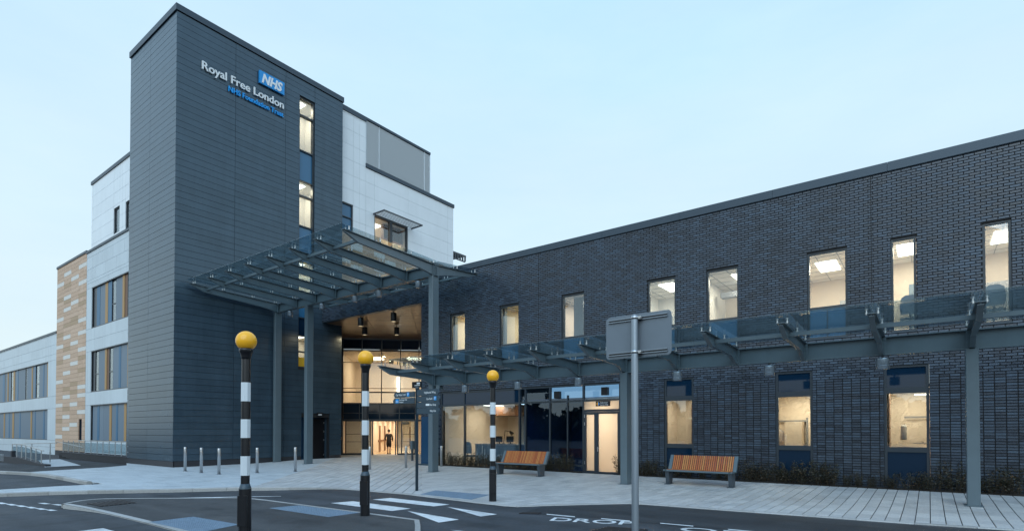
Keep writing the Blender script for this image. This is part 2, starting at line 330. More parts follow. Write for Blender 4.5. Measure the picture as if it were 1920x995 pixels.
def text_mesh(s, name, m, parent, org, ux, uy, width=None, height=None, depth=.02, shear=0, bold=0.0, align='LEFT', label=None, split=False):
    cu = bpy.data.curves.new('t', 'FONT'); cu.body = s; cu.extrude = 0.5; cu.shear = shear; cu.offset = bold; cu.resolution_u = 3
    ob = bpy.data.objects.new('t', cu); COL.objects.link(ob)
    dg = bpy.context.evaluated_depsgraph_get(); dg.update()
    me = bpy.data.meshes.new_from_object(ob.evaluated_get(dg)); bpy.data.objects.remove(ob)
    xs = [v.co.x for v in me.vertices]; ys = [v.co.y for v in me.vertices]
    x0, x1, y1 = min(xs), max(xs), max(ys)
    sy = height/(.73 if y1 > .5 else y1) if height else None
    sx = width/(x1-x0) if width else sy
    if sy is None: sy = sx
    ux = Vector(ux).normalized(); uy = Vector(uy).normalized(); un = ux.cross(uy); org = Vector(org)
    W = (x1-x0)*sx; a = {'LEFT': 0, 'RIGHT': -W, 'CENTER': -W/2}[align]; off = OFF[parent] if parent else Vector((0, 0, 0))
    for v in me.vertices:
        c = v.co; v.co = org+ux*(a+(c.x-x0)*sx)+uy*(c.y*sy)+un*((c.z+.5)*depth)-off
    me.materials.clear(); me.materials.append(m); me.update(); me.name = name
    if split:
        n = len(me.vertices); par = list(range(n))
        def find(i):
            while par[i] != i: par[i] = par[par[i]]; i = par[i]
            return i
        for e in me.edges: par[find(e.vertices[0])] = find(e.vertices[1])
        comp = {}
        for i in range(n): comp.setdefault(find(i), []).append(i)
        gs = []
        for vs in sorted(comp.values(), key=lambda vs: min(me.vertices[i].co.dot(ux) for i in vs)):
            a0 = min(me.vertices[i].co.dot(ux) for i in vs); a1 = max(me.vertices[i].co.dot(ux) for i in vs)
            if gs and a0 < gs[-1][1]-.3*(a1-a0): gs[-1][0] += vs; gs[-1][1] = max(gs[-1][1], a1)
            else: gs.append([list(vs), a1])
        for vs, _ in gs:
            ix = {v: k for k, v in enumerate(vs)}; mm = bpy.data.meshes.new(name)
            mm.from_pydata([tuple(me.vertices[v].co) for v in vs], [], [[ix[v] for v in p.vertices] for p in me.polygons if p.vertices[0] in ix]); mm.materials.append(m); link(name, mm, parent)
        return
    o = link(name, me, parent); return tag(o, label)
def cells(u0, u1, z0, z1, ops):
    us = sorted({u0, u1, *[min(max(a, u0), u1) for o in ops for a in (o[0], o[1])]}); out_ = []
    for a, b in zip(us, us[1:]):
        if b-a < 1e-5: continue
        c = (a+b)/2; bl = sorted((max(o[2], z0), min(o[3], z1)) for o in ops if o[0] < c < o[1] and o[2] < z1-1e-4 and o[3] > z0+1e-4); z = z0
        for p, q in bl:
            if p > z+1e-4: out_.append((a, b, z, p))
            z = max(z, q)
        if z < z1-1e-4: out_.append((a, b, z, z1))
    return out_
def clip_span(a, b, blocks):
    segs = [(a, b)]
    for p, q in blocks:
        n = []
        for s0, s1 in segs:
            if q <= s0 or p >= s1: n.append((s0, s1)); continue
            if p > s0: n.append((s0, p))
            if q < s1: n.append((q, s1))
        segs = n
    return segs
def area_light(name, loc, sx, sy, power, col=(1, .80, .55), rot=(0, 0, 0)):
    l = bpy.data.lights.new(name, 'AREA'); l.shape = 'RECTANGLE'; l.size = sx; l.size_y = sy; l.energy = power; l.color = col
    o = bpy.data.objects.new(name, l); COL.objects.link(o); o.location = loc; o.rotation_euler = rot; return o

# ================================================================== GROUND
def sm(a, b, x):
    t = min(1, max(0, (x-a)/(b-a))); return t*t*(3-2*t)
def road_z(x, y):
    return -.10+.082*sm(-16.3, -13.2, x)
def pave_z(x, y): return .095*sm(14, 18.6, y)
NX = [-900, -300, -120, -60]+[-40+.5*i for i in range(101)]+[14, 20, 40, 120, 300, 900]
NY = [-900, -300, -100, -30, -10, 0]+[1+.5*i for i in range(60)]+[40, 60, 120, 300, 900]
vs = [(x, y, road_z(x, y)-(.02 if y > 13 else 0)) for y in NY for x in NX]
fs = [(j*len(NX)+i, j*len(NX)+i+1, (j+1)*len(NX)+i+1, (j+1)*len(NX)+i) for j in range(len(NY)-1) for i in range(len(NX)-1)]
tag(MB().add(vs, fs, True).build('road', M_road), kind='structure')

def P2(l): return [Pz(a, b)[:2] for a, b in l]
KERB_PX = [(-70, 927), (0, 924), (150, 919), (320, 916), (447, 913), (550, 912.7), (600, 913.5), (640, 915), (700, 920.2), (764, 925.5), (795, 929.5), (852, 936), (895, 941.5),
           (939, 945.6), (960, 948.5), (985, 948.3), (1015, 946.5), (1060, 945.4), (1120, 943.5), (1185, 942.3), (1260, 947.5), (1352, 954.6), (1460, 962), (1720, 981), (1920, 993.6)]
kerb_line = P2(KERB_PX); kerb_line.append((3.4, 12.9)); kerb_line.append((7, 12.95))
YW = 18.84; TX = -27.9; TY = 11.03; TXL = -33.5; TYB = 20.2
def Cam(X, D):   # camera-frame floor point -> world
    c, s = math.cos(TH), math.sin(TH); return (X*c-D*s, X*s+D*c)
G0 = Cam(-11.45, 37.4); _a = math.radians(6.4)
c_, s_ = math.cos(_a), math.sin(_a)
_e = Vector(Cam(c_, s_)); _n = Vector(Cam(-s_, c_))
def TG(p):   # entrance glazing frame: s along glass, n into the hall
    return (G0[0]+_e[0]*p[0]+_n[0]*p[1], G0[1]+_e[1]*p[0]+_n[1]*p[1], p[2])
def TG2(s, n): q = TG((s, n, 0)); return (q[0], q[1])
XR = -19.72          # brick return at the right of the entrance
pave_poly = None

def clip_poly(subj, clip):
    """Sutherland-Hodgman, clip convex counter-clockwise"""
    out_ = subj
    for i in range(len(clip)):
        ax, ay = clip[i]; bx, by = clip[(i+1) % len(clip)]; inp = out_; out_ = []
        if not inp: return []
        ins = lambda p: (bx-ax)*(p[1]-ay)-(by-ay)*(p[0]-ax) >= -1e-9
        for j in range(len(inp)):
            p = inp[j-1]; q = inp[j]; ip, iq = ins(p), ins(q)
            if ip != iq:
                dx, dy = q[0]-p[0], q[1]-p[1]; den = (bx-ax)*dy-(by-ay)*dx
                t = -((bx-ax)*(p[1]-ay)-(by-ay)*(p[0]-ax))/den if abs(den) > 1e-12 else 0
                out_.append((p[0]+dx*t, p[1]+dy*t))
            if iq: out_.append(q)
    return out_
def area(P): return .5*sum(P[i-1][0]*P[i][1]-P[i][0]*P[i-1][1] for i in range(len(P)))
def inset(P, d):
    """shrink small convex-ish polygon towards its centroid by about d"""
    cx = sum(p[0] for p in P)/len(P); cy = sum(p[1] for p in P)/len(P)
    o = []
    for x, y in P:
        l = math.hypot(x-cx, y-cy) or 1; k = max(0, 1-d*1.3/l); o.append((cx+(x-cx)*k, cy+(y-cy)*k))
    return o
pav = bpy.data.objects.new('pavement', None); COL.objects.link(pav); OFF[pav] = Vector((0, 0, 0)); tag(pav, kind='structure')
def in_view(x, y, m=0):
    c, s = math.cos(TH), math.sin(TH); X = x*c+y*s; D = -x*s+y*c
    if D < .5: return False
    u = 960+F*X/D; v = CY+F*CAMH/D; return -m < u < 1920+m and v < 1010+m
slab_list = []
def zone(poly, ang, w_, l_, material, gap=.008):
    ca, sa = math.cos(ang), math.sin(ang)
    loc = [(x*ca+y*sa, -x*sa+y*ca) for x, y in poly]
    u0 = min(p[0] for p in loc); u1 = max(p[0] for p in loc); v0 = min(p[1] for p in loc); v1 = max(p[1] for p in loc)
    i0 = math.floor(u0/w_); i1 = math.ceil(u1/w_); j0 = math.floor(v0/l_); j1 = math.ceil(v1/l_)
    for i in range(i0, i1):
        sh = (i % 3)*l_/3
        col = [(i*w_+gap/2, -1e4), ((i+1)*w_-gap/2, -1e4), ((i+1)*w_-gap/2, 1e4), (i*w_+gap/2, 1e4)]
        c1 = clip_poly(loc, col)
        if len(c1) < 3: continue
        for j in range(j0-1, j1+1):
            a, b = j*l_+sh+gap/2, (j+1)*l_+sh-gap/2
            c2 = clip_poly(c1, [(i*w_, a), ((i+1)*w_, a), ((i+1)*w_, b), (i*w_, b)])
            if len(c2) < 3 or abs(area(c2)) < .004: continue
            P = [(u*ca-v*sa, u*sa+v*ca) for u, v in c2]
            Q = []
            for p in P:
                if not Q or math.hypot(p[0]-Q[-1][0], p[1]-Q[-1][1]) > 1e-3: Q.append(p)
            if len(Q) > 1 and math.hypot(Q[0][0]-Q[-1][0], Q[0][1]-Q[-1][1]) < 1e-3: Q.pop()
            if len(Q) >= 3: slab_list.append((Q, material))
ccw = lambda P: P if area(P) > 0 else P[::-1]
# kerb edge inset so slabs butt the kerb
def offset_line(L, d):
    o = []
    for i, p in enumerate(L):
        a = Vector(L[max(0, i-1)]); b = Vector(L[min(len(L)-1, i+1)]); t = (b-a).normalized(); n = Vector((-t[1], t[0])); o.append((p[0]+n[0]*d, p[1]+n[1]*d))
    return o
kin = offset_line(kerb_line, .135)
BACK = [(7, YW-.5), (XR, YW-.5), (XR, 23.5), TG2(8.6, 0), TG2(0, 0), (TX, 19.9), (TX, TY), (TXL, TY)]+P2([(238, 871.5), (200, 875), (120, 880), (50, 884.5), (100, 889), (163, 901), (195, 906), (140, 909), (100, 911), (0, 917), (-70, 920)])
slab_poly = ccw(kin+BACK); pave_poly = ccw(kerb_line+BACK)
# the two lines that part the three laying directions
A1 = Pz(596, 872)[:2]; A0 = Pz(474, 912)[:2]; B1 = Pz(790.5, 872)[:2]; B0 = Pz(791.5, 930)[:2]
def half(p, q, far=200):   # big quad to the left of p->q
    d = (Vector(q)-Vector(p)).normalized(); n = Vector((-d[1], d[0])); p = Vector(p)-d*far; q = Vector(p)+d*2*far
    return [tuple(p), tuple(q), tuple(q+n*far), tuple(p+n*far)]
left = clip_poly(slab_poly, half(A0, A1)); rest = clip_poly(slab_poly, half(A1, A0))
mid = clip_poly(rest, half(B0, B1)); right = clip_poly(rest, half(B1, B0))
zone(left, 0.0, .9, .30, M_pavel, .010)
zone(mid, math.atan2(_n[1], _n[0])-math.pi/2+math.radians(-3), .30, .75, M_pave, .018)
zone(right, 0.0, .232, .60, M_pave, .016)
def slab_geo(mb, P, top=0.0, th=.05):
    Q = inset(P, .006); n = len(P)
    zt = [pave_z(x, y)+top for x, y in P]
    mb.add([(x, y, z-th) for (x, y), z in zip(P, zt)]+[(x, y, z-.005) for (x, y), z in zip(P, zt)]+[(x, y, pave_z(x, y)+top) for x, y in Q],
           [(i, (i+1) % n, n+(i+1) % n, n+i) for i in range(n)]+[(n+i, n+(i+1) % n, 2*n+(i+1) % n, 2*n+i) for i in range(n)]+[tuple(range(2*n, 3*n))])
slab_list = [(ccw(P), m) for P, m in slab_list]
cen = lambda P: (sum(p[0] for p in P)/len(P), sum(p[1] for p in P)/len(P))
slab_list.sort(key=lambda q: (0 if in_view(*cen(q[0])) else 1, dist(cen(q[0]))-(3.0 if q[1] is M_pavel else 0)))
rest_mb = {}
for k, (P, m) in enumerate(slab_list):
    t = random.uniform(-.0015, .0015)
    if k < 290: mb = MB(); slab_geo(mb, P, t); mb.build('paving_slab', m, pav)
    else: slab_geo(rest_mb.setdefault(m, MB()), P, t)
for m, mb in rest_mb.items(): mb.build('paving_slabs_beyond', m, pav, kind='stuff')
# bedding under the slabs
bed = MB()
for i in range(-70, 16):
    for j in range(0, 30):
        c = clip_poly(pave_poly, [(i*.5, j*1.0), (i*.5+.5, j*1.0), (i*.5+.5, j*1.0+1), (i*.5, j*1.0+1)])
        if len(c) >= 3 and abs(area(c)) > 1e-4: bed.add([(x, y, pave_z(x, y)-.014) for x, y in c], [tuple(range(len(c)))])
bed.build('bedding_mortar', M_joint, pav)
# kerbs
def kerb(line, parent, w_, top, name='kerb_stone', L=.9, depth=.25, m=None, side=1, maxn=90):
    pts = [Vector(p) for p in line]; acc = []; d = 0
    for a, b in zip(pts, pts[1:]): acc.append((d, a, b)); d += (b-a).length
    def at(s):
        for dd, a, b in reversed(acc):
            if s >= dd-1e-9: t = (s-dd)/((b-a).length or 1); return a+(b-a)*min(1, t)
        return pts[0]
    n = max(1, round(d/L))
    for k in range(n):
        s0, s1 = k*d/n+.004, (k+1)*d/n-.004
        q = [at(s0+(s1-s0)*i/3) for i in range(4)]
        vs = []
        for i, p in enumerate(q):
            t = (at(min(d, s0+(s1-s0)*i/3+.05))-at(max(0, s0+(s1-s0)*i/3-.05))).normalized(); nn = Vector((-t[1], t[0]))*side
            o = p+nn*w_; z = top+pave_z(*p)
            vs += [(p[0], p[1], z-depth), (p[0], p[1], z-.02), (p[0]+nn[0]*.018, p[1]+nn[1]*.018, z), (o[0], o[1], z), (o[0], o[1], z-depth)]
        fs = []
        for i in range(3):
            for j in range(5):
                f = (i*5+j, i*5+(j+1) % 5, (i+1)*5+(j+1) % 5, (i+1)*5+j); fs.append(f if side < 0 else f[::-1])
        fs += [(0, 1, 2, 3, 4), (19, 18, 17, 16, 15)]
        MB().add(vs, fs).build(name, m or M_kerb, parent)
kerb(kerb_line, pav, .13, .003)
LK = P2([(163, 903), (120, 895), (85, 889), (50, 885.5), (20, 884), (-70, 881)])
kerb(LK, pav, .13, 0.02, side=-1)
# footpath slab in front of the ramps, bay of new asphalt
fp = P2([(-70, 879), (20, 882.5), (50, 884.5), (120, 880), (200, 875), (238, 871.5), (205, 868), (110, 866), (-70, 872)])
MB().add([(x, y, -.02) for x, y in ccw(fp)], [tuple(range(len(fp)))]).build('footpath', M_new, kind='structure')
by = P2([(978, 960), (1015, 948.2), (1120, 945.5), (1185, 944.2), (1260, 949.4), (1352, 956.5), (1460, 964), (1720, 983), (1920, 995.6)])+[(3.4, 12.8), (7, 12.85)]
by2 = P2([(1500, 1001), (1300, 984.5), (1190, 976), (1100, 968), (1030, 963)])
kb = P2([(1700, 1018)])
nb = by+[(7, 10.9), (2.6, 10.8)]+kb+by2
MB().add([(x, y, road_z(x, y)+.004) for x, y in ccw(nb)], [tuple(range(len(nb)))]).build('new_asphalt_bay', M_new, kind='structure')
# island
isl_px = [(115, 943.5), (119, 942), (128, 940.5), (156, 936), (188, 933.4), (287, 932.5), (449, 931.6), (472.5, 933), (501.7, 935.8), (580, 946), (674, 958), (787.5, 972.7), (790, 984), (790, 994.6), (792, 1040)]
isl = P2(isl_px); near = P2([(118, 944.5), (150, 950), (199, 961), (256, 974.7), (334, 995), (480, 1040)])
ii = bpy.data.objects.new('traffic_island', None); COL.objects.link(ii); OFF[ii] = Vector((0, 0, 0)); tag(ii, kind='structure')
top = isl+near[::-1]
MB().add([(x, y, -.003) for x, y in ccw(top)], [tuple(range(len(top)))]).build('island_surface', M_isl, ii)
kerb(isl[::-1], ii, .11, .0, side=1); kerb(near[::-1], ii, .14, .0, side=-1)
# tactile paving with blisters
def tactile(name, px, parent, n1, n2, m=None, z=.002, dome=True, pavement=False, T=.4):
    P = [Vector(Pz(a, b)[:2]) for a, b in px]
    for i in range(n1):
        for j in range(n2):
            f = lambda u, v: (P[0]*(1-u)*(1-v)+P[1]*u*(1-v)+P[2]*u*v+P[3]*(1-u)*v)
            g = .006; q = [f((i+g)/n1, (j+g)/n2), f((i+1-g)/n1, (j+g)/n2), f((i+1-g)/n1, (j+1-g)/n2), f((i+g)/n1, (j+1-g)/n2)]
            mb = MB(); zz = z+(pave_z(*q[0]) if pavement else 0)
            Q = [tuple(p) for p in q]
            if area(Q) < 0: Q = Q[::-1]
            mb.add([(x, y, zz-.02) for x, y in Q]+[(x, y, zz) for x, y in Q], [(4, 5, 6, 7), (0, 1, 5, 4), (1, 2, 6, 5), (2, 3, 7, 6), (3, 0, 4, 7)])
            for a in range(6):
                for b in range(6):
                    c = f((i+(a+.5)/6)/n1, (j+(b+.5)/6)/n2); r = .014
                    if dome:
                        mb.add([(c[0]+r*math.cos(k*math.pi/3), c[1]+r*math.sin(k*math.pi/3), zz) for k in range(6)]+[(c[0]+r*.5*math.cos(k*math.pi/3), c[1]+r*.5*math.sin(k*math.pi/3), zz+.006) for k in range(6)],
                               [(k, (k+1) % 6, 6+(k+1) % 6, 6+k) for k in range(6)]+[(6, 7, 8, 9, 10, 11)])
            mb.build(name, m or M_tact, parent)
tactile('tactile_slab', [(505.3, 951.6), (560, 946.5), (674, 960.2), (615.4, 968.2)], ii, 3, 6)
tactile('tactile_slab', [(280, 977.5), (362.5, 967.8), (449, 982.2), (372, 998)], ii, 4, 4)
tactile('tactile_slab', [(787.5, 925.8), (816.7, 918.7), (918.7, 927), (883.7, 935.7)], pav, 3, 7, pavement=True, z=.004)
# iron covers
def grate(px, label, nbar=9, z=.004, gname='inspection_cover'):
    P = [Vector(Pz(a, b)[:2]) for a, b in px]; f = lambda u, v: (P[0]*(1-u)*(1-v)+P[1]*u*(1-v)+P[2]*u*v+P[3]*(1-u)*v)
    zz = z
    root = empty(gname, label, 'drain cover' if 'grat' in label else 'cover', (P[0][0], P[0][1], zz))
    mb = MB(); Q = ccw([tuple(p) for p in P]); mb.add([(x, y, zz) for x, y in Q], [(0, 1, 2, 3)]); mb.build('cover_plate', M_black, root)
    br = MB()
    for k in range(nbar):
        u0, u1 = (k+.15)/nbar, (k+.65)/nbar; q = ccw([tuple(f(u0, .04)), tuple(f(u1, .04)), tuple(f(u1, .96)), tuple(f(u0, .96))])
        br.add([(x, y, zz+.001) for x, y in q]+[(x, y, zz+.008) for x, y in q], [(4, 5, 6, 7), (0, 1, 5, 4), (1, 2, 6, 5), (2, 3, 7, 6), (3, 0, 4, 7)])
    br.build('tread_bars', mat('cast_iron', (.035, .03, .03), .6, .3), root); return root
grate([(160, 943.7), (231, 935.9), (257.5, 941.9), (190, 949)], 'dark iron inspection cover in the island asphalt near its left tip', 8)
grate([(971, 961), (978, 958.6), (1017, 958.8), (1012, 962)], 'small iron gully grating at the kerb corner by the crossing', 7, z=-.012, gname='gully_grating')
grate([(1092, 995.5), (1140, 984.5), (1215, 990), (1200, 1006)], 'wide iron cover in the road below the word DROP', 8, z=-.012)

# markings
def mark(name, px, z=.004):
    P = ccw(P2(px)); return tag(MB().add([(x, y, road_z(x, y)+z+.002) for x, y in P], [tuple(range(len(P)))]).build(name, M_line), kind='structure')
mk = bpy.data.objects.new('road_markings', None); COL.objects.link(mk); OFF[mk] = Vector((0, 0, 0)); tag(mk, kind='structure')
def markp(name, px, z=.006, sub=1):
    P = ccw(P2(px)); MB().add([(x, y, road_z(x, y)+z) for x, y in P], [tuple(range(len(P)))]).build(name, M_line, mk)
markp('zebra_stripe', [(620, 941.2), (662, 937.7), (770, 951.4), (735, 955.8)])
markp('zebra_stripe', [(698.5, 934.5), (732, 931.6), (843, 943.8), (813.7, 947.3)])
markp('zebra_stripe', [(764, 955.8), (860.4, 971.8), (822.5, 977.4)])
markp('zebra_stripe', [(838.5, 948.2), (931.9, 961.9), (901.3, 966.3)])
markp('white_line', [(844, 990.8), (881, 994.6), (960, 1006), (955, 1010)])
markp('white_line', [(245, 930.4), (272, 926.9), (300, 926.6), (290, 930.2)], .012)
pts_t = [(290, 926.9), (370, 926.4), (447, 926.9), (527, 928.2)]; pts_b = [(527, 928.8), (447, 928.1), (370, 927.8), (290, 928.3)]
markp('white_line', pts_t+pts_b, .010)
for k in range(6):
    x = 0+k*18.5-8; y = 934.2+k*2.55; markp('give_way_dash', [(x, y), (x+12, y-.3), (x+24, y+2.1), (x+10, y+2.6)], .006)
for x, y in ((70, 935), (95, 937.2)): markp('give_way_dash', [(x, y), (x+14, y-.4), (x+27, y+1.6), (x+14, y+2.1)], .006)
markp('white_line', [(126, 996), (193, 987.7), (224, 996), (224, 1010), (100, 1010)], .006)
for a, b, c, d in ((1025, 962.9, 1078, 967.8), (1127, 970.9, 1181, 975.6), (1238, 979.6, 1300, 985.2), (1365, 990.8, 1430, 997)):
    markp('bay_line', [(a, b), (c, d), (c, d-1.5), (a, b-1.3)], .010)
def road_word(s, p0, p1, h):
    a = Vector(Pz(*p0)[:2]+(0,)); b = Vector(Pz(*p1)[:2]+(0,)); z = road_z(a[0], a[1])+.006; a.z = z; b.z = z
    text_mesh(s, 'road_lettering', M_line, mk, a, b-a, Vector((0, 0, 1)).cross(b-a), width=(b-a).length, height=h, depth=.001, bold=.012)
road_word('DROP', (1030, 973.6), (1187, 982.0), .42)
road_word('OFF', (1272, 992.5), (1440, 1005), .42)

# ================================================================== BUILDINGS
def room(parent, x0, x1, y0, y1, z0, z1, wall=None, floor=None, ceil=None, power=60, col=(1, .77, .56), lights=1, back=None, T=None, gridl=True, lamp=None):
    """a lit room behind a window: four walls, floor, ceiling and ceiling lights, open to the window side"""
    wall = wall or M_cream; t = .05
    MB(T).box(x0, y1, z0, x1, y1+t, z1).build('interior_back_wall', back or wall, parent)
    MB(T).box(x0-t, y0, z0, x0, y1+t, z1).box(x1, y0, z0, x1+t, y1+t, z1).build('interior_side_walls', wall, parent)
    MB(T).box(x0-t, y0, z0-t, x1+t, y1+t, z0).build('interior_floor', floor or M_ifloor, parent)
    MB(T).box(x0-t, y0, z1, x1+t, y1+t, z1+t).build('interior_ceiling', ceil or M_iwhite, parent)
    if gridl and ceil is None and T is None:
        g_ = MB(); q = x0+.3
        while q < x1: g_.box(q, y0+.01, z1-.012, q+.02, y1, z1-.001); q += .6
        q = y0+.3
        while q < y1: g_.box(x0+.01, q, z1-.010, x1-.01, q+.02, z1-.0012); q += .6
        g_.build('ceiling_grid', M_igrey, parent, kind='stuff')
    n = lights
    for k in range(n):
        cx = x0+(x1-x0)*(k+.5)/n; cy = y0+(y1-y0)*.5; sx, sy = min(.6, (x1-x0)*.4), min(1.3, (y1-y0)*.5)
        MB(T).box(cx-sx/2, cy-sy/2, z1-.03, cx+sx/2, cy+sy/2, z1-.005).build('ceiling_light', lamp or M_lamp, parent)
        p = (cx, cy, z1-.06); p = T(p) if T else p
        area_light('room_light', p, sx, sy, power/n, col)
def frame_rect(mb, a, b, z0, z1, y0, y1, t=.05):
    """rectangular frame in the x-z plane"""
    mb.box(a, y0, z0, a+t, y1, z1); mb.box(b-t, y0, z0, b, y1, z1); mb.box(a+t, y0, z1-t, b-t, y1, z1); mb.box(a+t, y0, z0, b-t, y1, z0+t)

# ------------------------------------------------------------------ brick wing
wing = empty('brick_wing', 'long two storey dark blue brick hospital wing running right from the entrance', 'building', (XR, YW, 0))
WX1 = 8.0; WZ = 9.0
LEFTW = TX+.02
UP = []
for a, b, lo in ((844, 872, 0), (937, 972.8, 0), (1052.9, 1095.6, 0), (1214, 1267, 0), (1325, 1385, 0), (1514, 1589.5, 0), (1671, 1719, 1), (1844, 1899, 1)):
    UP.append([Py(a, 600, YW)[0], Py(b, 600, YW)[0], 4.46, 7.09, lo])
LOW = [[Py(a, 760, YW)[0], Py(b, 760, YW)[0], .12, 3.53] for a, b in ((1245, 1300.4), (1454, 1523.8), (1657, 1743))]
CW = [Py(826, 800, YW)[0], Py(1163, 800, YW)[0], .06, 3.50]
ENT = [LEFTW, XR, 0, 7.93]
ops = [o[:4] for o in UP]+LOW+[CW, ENT]
# window further right, outside the frame
LOW.append([3.2, 4.4, .12, 3.53]); ops.append(LOW[-1])
wm = MB()
for a, b, z0, z1 in cells(LEFTW, WX1, 0, WZ, ops): wm.box(a, YW+.012, z0-(.3 if z0 == 0 else 0), b, YW+.30, z1)
wm.box(WX1, YW+.012, -.3, WX1+.3, YW+12, WZ)
wm.build('mortar_wall', M_mortar, wing)
MB().box(LEFTW, YW+.30, WZ-.5, WX1, YW+12, WZ-.35).build('roof', M_back, wing)
# bricks
BL, BH, J = .225, .075, .013
ZS = 3.28   # stack bond below, stretcher bond above
bricks = []
k = 0
while k*BH < WZ-.001:
    z0 = k*BH; z1 = z0+BH-J; k += 1
    blk = [(o[0]-.0, o[1]+.0) for o in ops if o[2] < z1-.02 and o[3] > z0+.02]
    stack = z1 < ZS
    st = math.floor(LEFTW/BL)*BL+(0 if (stack or k % 2) else BL/2)
    for a, b in clip_span(LEFTW, WX1, blk):
        i = math.floor((a-st)/BL)
        while st+i*BL < b-1e-6:
            jj = .015 if stack else J; x0 = st+i*BL+jj/2; x1 = st+(i+1)*BL-jj/2; i += 1
            q0, q1 = max(a, x0), min(b, x1)
            if q1-q0 > .02: bricks.append((q0, q1, z0, z1, (not stack) and q1-q0 > BL-J-.003))
def bscore(b): 
    x = (b[0]+b[1])/2; return math.hypot(x, YW)+(1000 if not b[4] or x > 2.35 or b[2] < .5 else 0)
bricks.sort(key=bscore)
unit = MB(); L0 = BL-J; hh = BH-J
unit.add([(0, .012, 0), (L0, .012, 0), (L0, .012, hh), (0, .012, hh), (.004, -.004, .004), (L0-.004, -.004, .004), (L0-.004, -.004, hh-.004), (.004, -.004, hh-.004)],
         [(4, 5, 6, 7), (0, 1, 5, 4), (1, 2, 6, 5), (2, 3, 7, 6), (3, 0, 4, 7)])
ume = unit.mesh('brick', M_brick)
restb = MB()
for n_, (x0, x1, z0, z1, full) in enumerate(bricks):
    dy = random.uniform(-.002, .002)
    if n_ < 290: link('brick', ume, wing, (x0-XR, dy, z0))
    else:
        restb.add([(x0, YW+.012, z0), (x1, YW+.012, z0), (x1, YW+.012, z1), (x0, YW+.012, z1), (x0+.004, YW-.004+dy, z0+.004), (x1-.004, YW-.004+dy, z0+.004), (x1-.004, YW-.004+dy, z1-.004), (x0+.004, YW-.004+dy, z1-.004)],
                  [(4, 5, 6, 7), (0, 1, 5, 4), (1, 2, 6, 5), (2, 3, 7, 6), (3, 0, 4, 7)])
restb.build('brickwork', M_brick, wing, kind='stuff')
# return of the wall into the entrance, lintel soffit edge
rt = MB(); k = 0
while k*BH < 7.93:
    z0 = k*BH; k += 1; y = YW+.05+(0 if k % 2 else BL/2)
    rt.box(XR-.006, YW+.008, z0, XR+.01, y-J, z0+BH-J)
    while y < 23.0: rt.box(XR-.006, y, z0, XR+.01, y+BL-J, z0+BH-J); y += BL
rt.build('return_brickwork', M_brick, wing, kind='stuff')
MB().box(XR+.004, YW+.31, 0, XR+.3, 23.2, 7.93).build('return_wall', M_mortar, wing)
MB().box(LEFTW, YW-.002, 7.905, XR, YW+.30, 7.93).build('lintel_angle', M_cope, wing)
# coping in lengths with joints
x = LEFTW; 
while x < WX1:
    b = min(WX1+.3, x+3.0)
    mb = MB(); mb.prism_x([(YW-.05, 9.02), (YW-.05, 9.27), (YW-.03, 9.28), (YW+.42, 9.25), (YW+.42, 9.0), (YW+.30, 9.0), (YW-.02, 9.0)], x+.003, b-.003); mb.build('coping', M_cope, wing); x += 3.0
# upper windows
for n_, (a, b, z0, z1, tall) in enumerate(UP):
    f = MB(); y0, y1 = YW+.05, YW+.16; zt = 4.46 if tall else 5.42
    frame_rect(f, a+.003, b-.003, z0, z1-.003, y0, y1, .055)
    if not tall: f.box(a+.058, y0, zt-.07, b-.058, y1, zt)
    fo = f.build('window', M_frame, wing)
    g0 = z0+.055 if tall else zt
    MB().box(a+.058, y0+.04, g0, b-.058, y0+.055, z1-.058).build('pane', M_glass, fo)
    if not tall:
        MB().box(a+.058, y0+.03, z0+.055, b-.058, y0+.045, zt-.07).build('blue_panel', M_blue, fo)
        if n_ == 5: m_ = (a+b)/2; MB().box(m_-.012, y0+.01, z0+.055, m_+.012, y0+.029, zt-.07).build('mullion', M_frame, fo)
    MB().box(a-.001, YW-.02, z0-.03, b+.001, YW+.06, z0-.001).build('sill', M_cope, fo)
    MB().box(a+.058, y0+.055, z1-.075, b-.058, y0+.075, z1-.058).build('trim', M_iwhite, fo)
# rooms behind the upper windows
RZ0, RZ1 = 4.42, 7.25
rooms = [(UP[0][0]-.5, UP[0][1]+1.0, M_cream, M_iyellow, 70, (1, .84, .55)), (UP[1][0]-.5, UP[1][1]+1.2, M_cream, M_iyellow, 70, (1, .84, .55)), (UP[2][0]-1.0, UP[2][1]+.8, M_igrey, M_cream, 75, (1, .82, .66)),
         (UP[3][0]-1.1, UP[3][1]+.4, M_iwhite, M_iwhite, 60, (1, .88, .72)), (UP[4][0]-.6, UP[4][1]+.9, M_iwhite, M_cream, 75, (1, .82, .62)),
         (UP[5][0]-.9, UP[5][1]+.35, M_cream, M_cream, 120, (1, .84, .64)), (UP[6][0]-.55, UP[6][1]+.75, M_cream, M_cream, 110, (1, .82, .60)), (UP[7][0]-.45, UP[7][1]+1.2, M_cream, M_cream, 110, (1, .82, .62))]
for n_, (a, b, wm_, bm_, pw, c) in enumerate(rooms):
    room(wing, a+.06, b-.06, YW+.31, YW+3.6+(n_ % 3)*.5, RZ0, RZ1, wall=wm_, back=bm_, power=pw*.92, col=c, lights=1)
def int_box(name, x0, y0, z0, x1, y1, z1, m): return MB().box(x0, y0, z0, x1, y1, z1).build(name, m, wing)
